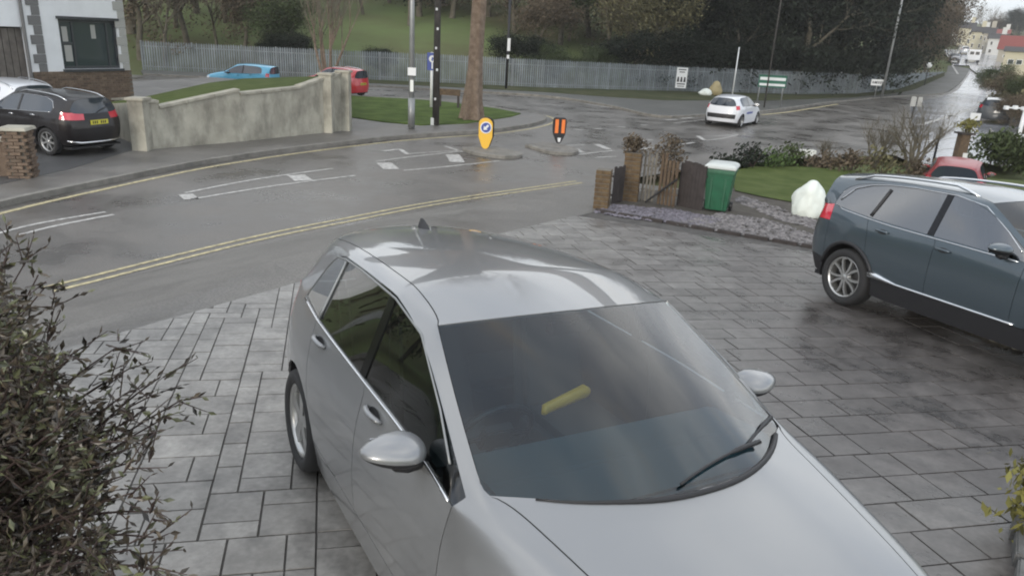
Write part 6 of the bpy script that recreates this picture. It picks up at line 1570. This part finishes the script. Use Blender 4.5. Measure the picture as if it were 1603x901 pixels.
# hedge on the right behind the SUV
hd_ = empty('boundary_hedge', flat(1575, 262), 0, 'dark clipped hedge along the right edge beyond the red car', 'hedge'); l = MB(); rr = random.Random(9); s = MB()
ha, hb = flat(1550, 258), flat(1720, 300); dvec = hb - ha
pts = []
for k in range(260): t = rr.random(); c_ = ha + dvec * t - hd_.location; pts.append((c_ + Vector((rr.gauss(0, .35), rr.gauss(0, .35), rr.uniform(.2, 1.15))), 1))
leaves(rr, l, pts, 9000, .09, .16); l.build('foliage', M['leaf_mid'], hd_)
for k in range(24): c_ = ha + dvec * (k / 23) - hd_.location; tube3(s, c_, c_ + Vector((rr.uniform(-.2, .2), 0, 1.0)), .03, .015, 5)
s.build('stems', M['stem_bush'], hd_)
hv = empty('bank_hedge', flat(1590, 215), 0, 'brown green hedge bank beyond the white post at the right edge', 'hedge'); l = MB(); pts = []
ha, hb = flat(1582, 170), flat(1680, 215); dvec = hb - ha
for k in range(220): t = rr.random(); c_ = ha + dvec * t - hv.location; pts.append((c_ + Vector((rr.gauss(0, .8), rr.gauss(0, .8), rr.uniform(.2, 2.0))), 1))
leaves(rr, l, pts, 9000, .16, .35); l.build('foliage', M['leaf_olive'], hv)

# big bush at the left, close to the camera
def near_point(u, v, dist): return CAM + ray(u, v).normalized() * dist
bush = empty('foreground_bush', (-2.6, 2.6, 1.05), 0, 'large leafy bush with reddish stems filling the lower left corner', 'bush'); B0 = bush.location.copy(); rr = random.Random(17)
st = MB(); lf = MB(); leafn = 0; near_leaves = []
def leaf(mb, c, d, s, r):
    side = d.cross(Vector((r.gauss(0, 1), r.gauss(0, 1), r.gauss(0, 1)))).normalized(); up_ = d.cross(side).normalized(); w_ = s * .19
    a = c; m1 = c + d * s * .5 - up_ * s * .05; tip = c + d * s
    mb.add([a, m1 + side * w_ + up_ * w_ * .4, tip, m1 - side * w_ + up_ * w_ * .4, m1], [(0, 1, 4), (1, 2, 4), (0, 4, 3), (4, 2, 3)])
# sprays: root -> tip given by photo rows of the outline, all at real depth
sprays = []
outline = [(20, 375, 3.3), (40, 410, 3.2), (70, 450, 3.1), (95, 485, 3.1), (60, 430, 3.3), (85, 520, 3.0), (40, 470, 3.0), (110, 560, 2.9), (180, 545, 2.9), (205, 575, 2.85), (250, 590, 2.8), (285, 625, 2.75), (235, 620, 2.8), (215, 650, 2.7), (255, 655, 2.7), (190, 620, 2.8), (200, 690, 2.6), (215, 720, 2.6), (180, 670, 2.7), (160, 600, 2.9), (235, 800, 2.4), (210, 770, 2.45), (240, 840, 2.4), (225, 885, 2.35), (250, 905, 2.3), (190, 745, 2.5), (170, 720, 2.6), (150, 640, 2.7), (205, 860, 2.4), (180, 900, 2.3)]
for i in range(120):
    u = rr.uniform(-80, 150) ; v = rr.uniform(430 + max(0, u) * 1.4, 940); outline.append((u, v, rr.uniform(2.3, 3.1)))
for (u, v, ds) in outline:
    tip = near_point(u, v, ds) - B0
    root_ = Vector((rr.uniform(-.35, .25), rr.uniform(-.3, .3), rr.uniform(-.1, .1))); 
    mid = root_.lerp(tip, .55) + Vector((rr.uniform(-.12, .05), rr.uniform(-.1, .1), .18)); pts = []
    for k in range(13):
        t = k / 12; pts.append(root_ * (1 - t) ** 2 + mid * 2 * t * (1 - t) + tip * t * t)
    st.tube(pts, [.012 * (1 - .8 * k / 12) for k in range(13)], 5)
    for k in range(5, 13):
        for _ in range(3 if k < 12 else 5):
            c_ = pts[k] + Vector((rr.gauss(0, 1), rr.gauss(0, 1), rr.gauss(0, 1))) * .012; dirn = ((pts[k] - pts[k - 1]).normalized() * .7 + Vector((rr.gauss(0, 1), rr.gauss(0, 1), rr.gauss(0, .8))) * .6).normalized()
            if rr.random() < .55:     # side twig with leaves
                tl = rr.uniform(.05, .14); e_ = c_ + dirn * tl; tube3(st, c_, e_, .003, .0015, 3)
                for q in range(4): leaf(lf, c_ + dirn * tl * (q + 1) / 4, (dirn + Vector((rr.gauss(0, 1), rr.gauss(0, 1), rr.gauss(0, .7))) * .6).normalized(), rr.uniform(.022, .042), rr)
            leaf(lf, c_, dirn, rr.uniform(.028, .055), rr)
# dense inner mass
for k in range(10000):
    u = rr.uniform(-120, 170); v0 = 410 + max(0, u) * 1.75; v = rr.uniform(v0 + 10, 960); ds = rr.uniform(2.45, 3.4)
    dens = noise.noise(Vector((u * .012, v * .012, ds)))
    if dens < -.12: continue
    c_ = near_point(u, v, ds) - B0
    leaf(lf, c_, Vector((rr.gauss(0, 1), rr.gauss(0, 1), rr.gauss(0, .7))).normalized(), rr.uniform(.025, .045), rr)
lf2 = MB()
nf = len(lf.f) // 4; keep_f = []; 
for k in range(nf):
    if rr.random() < .28:
        b0 = k * 5; lf2.add(lf.v[b0:b0 + 5], [(0, 1, 4), (1, 2, 4), (0, 4, 3), (4, 2, 3)])
    else: keep_f += lf.f[k * 4:k * 4 + 4]
lf.f = keep_f; lf.mi = [0] * len(keep_f)
l2 = lf2.build('green_leaves', M['leaf_bush_green'], bush); l2['kind'] = 'stuff'
st.build('stems', M['stem_bush'], bush); lo = lf.build('leaves', M['leaf_bush'], bush); lo['kind'] = 'stuff'
lh = empty('reflection_hedge', (-5.2, 0, 1.0), 0, 'hedge added out of view for dark window reflections, beyond the leafy bush', 'hedge'); l = MB(); pts = []  # unseen hedge, added to darken reflections in the silver car's side windows
for k in range(260): t = rr.random(); pts.append((Vector((.9 * t - .6 + rr.gauss(0, .18), -6 + 10 * t, rr.uniform(.1, 1.5))), 1))
leaves(rr, l, pts, 7000, .06, .14); l.build('foliage', M['leaf_mid'], lh)
s = MB()
for k in range(20): q_ = Vector((.9 * k / 19 - .6, -6 + 10 * k / 19, -.1)); tube3(s, q_, q_ + Vector((0, 0, 1.4)), .03, .012, 5)
s.build('stems', M['stem_bush'], lh)
# yellow conifer and its stone edging at the right edge
pc = Vector((3.55, 3.75, 0)); pc = at(1604, 850); o = bushy('yellow_conifer', Vector((pc.x + .12, pc.y, pc.z)), .26, .26, .50, 1500, .035, M['leaf_yellow'], 'yellow green conifer at the lower right edge of the drive', 51, cat='shrub')
se = empty('stone_edging', Vector((pc.x, pc.y, drive_z(pc.x, pc.y))), radians(-35), 'dark stone edging block at the foot of the yellow conifer', 'edging')
for k in range(3): q = MB(); q.box((-.02 + .02 * k, -.12 - .30 * k + .2, .06), (.12, .27, .13), random.uniform(-.05, .05)); q.build('edging_block', M['plant_stone'], se, bevel=.01)

# ---------------------------------------------------------------- haze: the damp air that fades the hillside
hz = MB(); hz.box((180, 380, 30.5), (900, 900, 64)); ho = hz.build('haze', []); ho['kind'] = 'stuff'
hm = bpy.data.materials.new('haze'); hm.use_nodes = True; t = hm.node_tree; t.nodes.clear()
o_ = t.nodes.new('ShaderNodeOutputMaterial'); v_ = t.nodes.new('ShaderNodeVolumePrincipled'); v_.inputs['Color'].default_value = (.93, .93, .92, 1); v_.inputs['Density'].default_value = .0006; v_.inputs['Anisotropy'].default_value = .2
t.links.new(v_.outputs[0], o_.inputs['Volume']); ho.data.materials.append(hm)
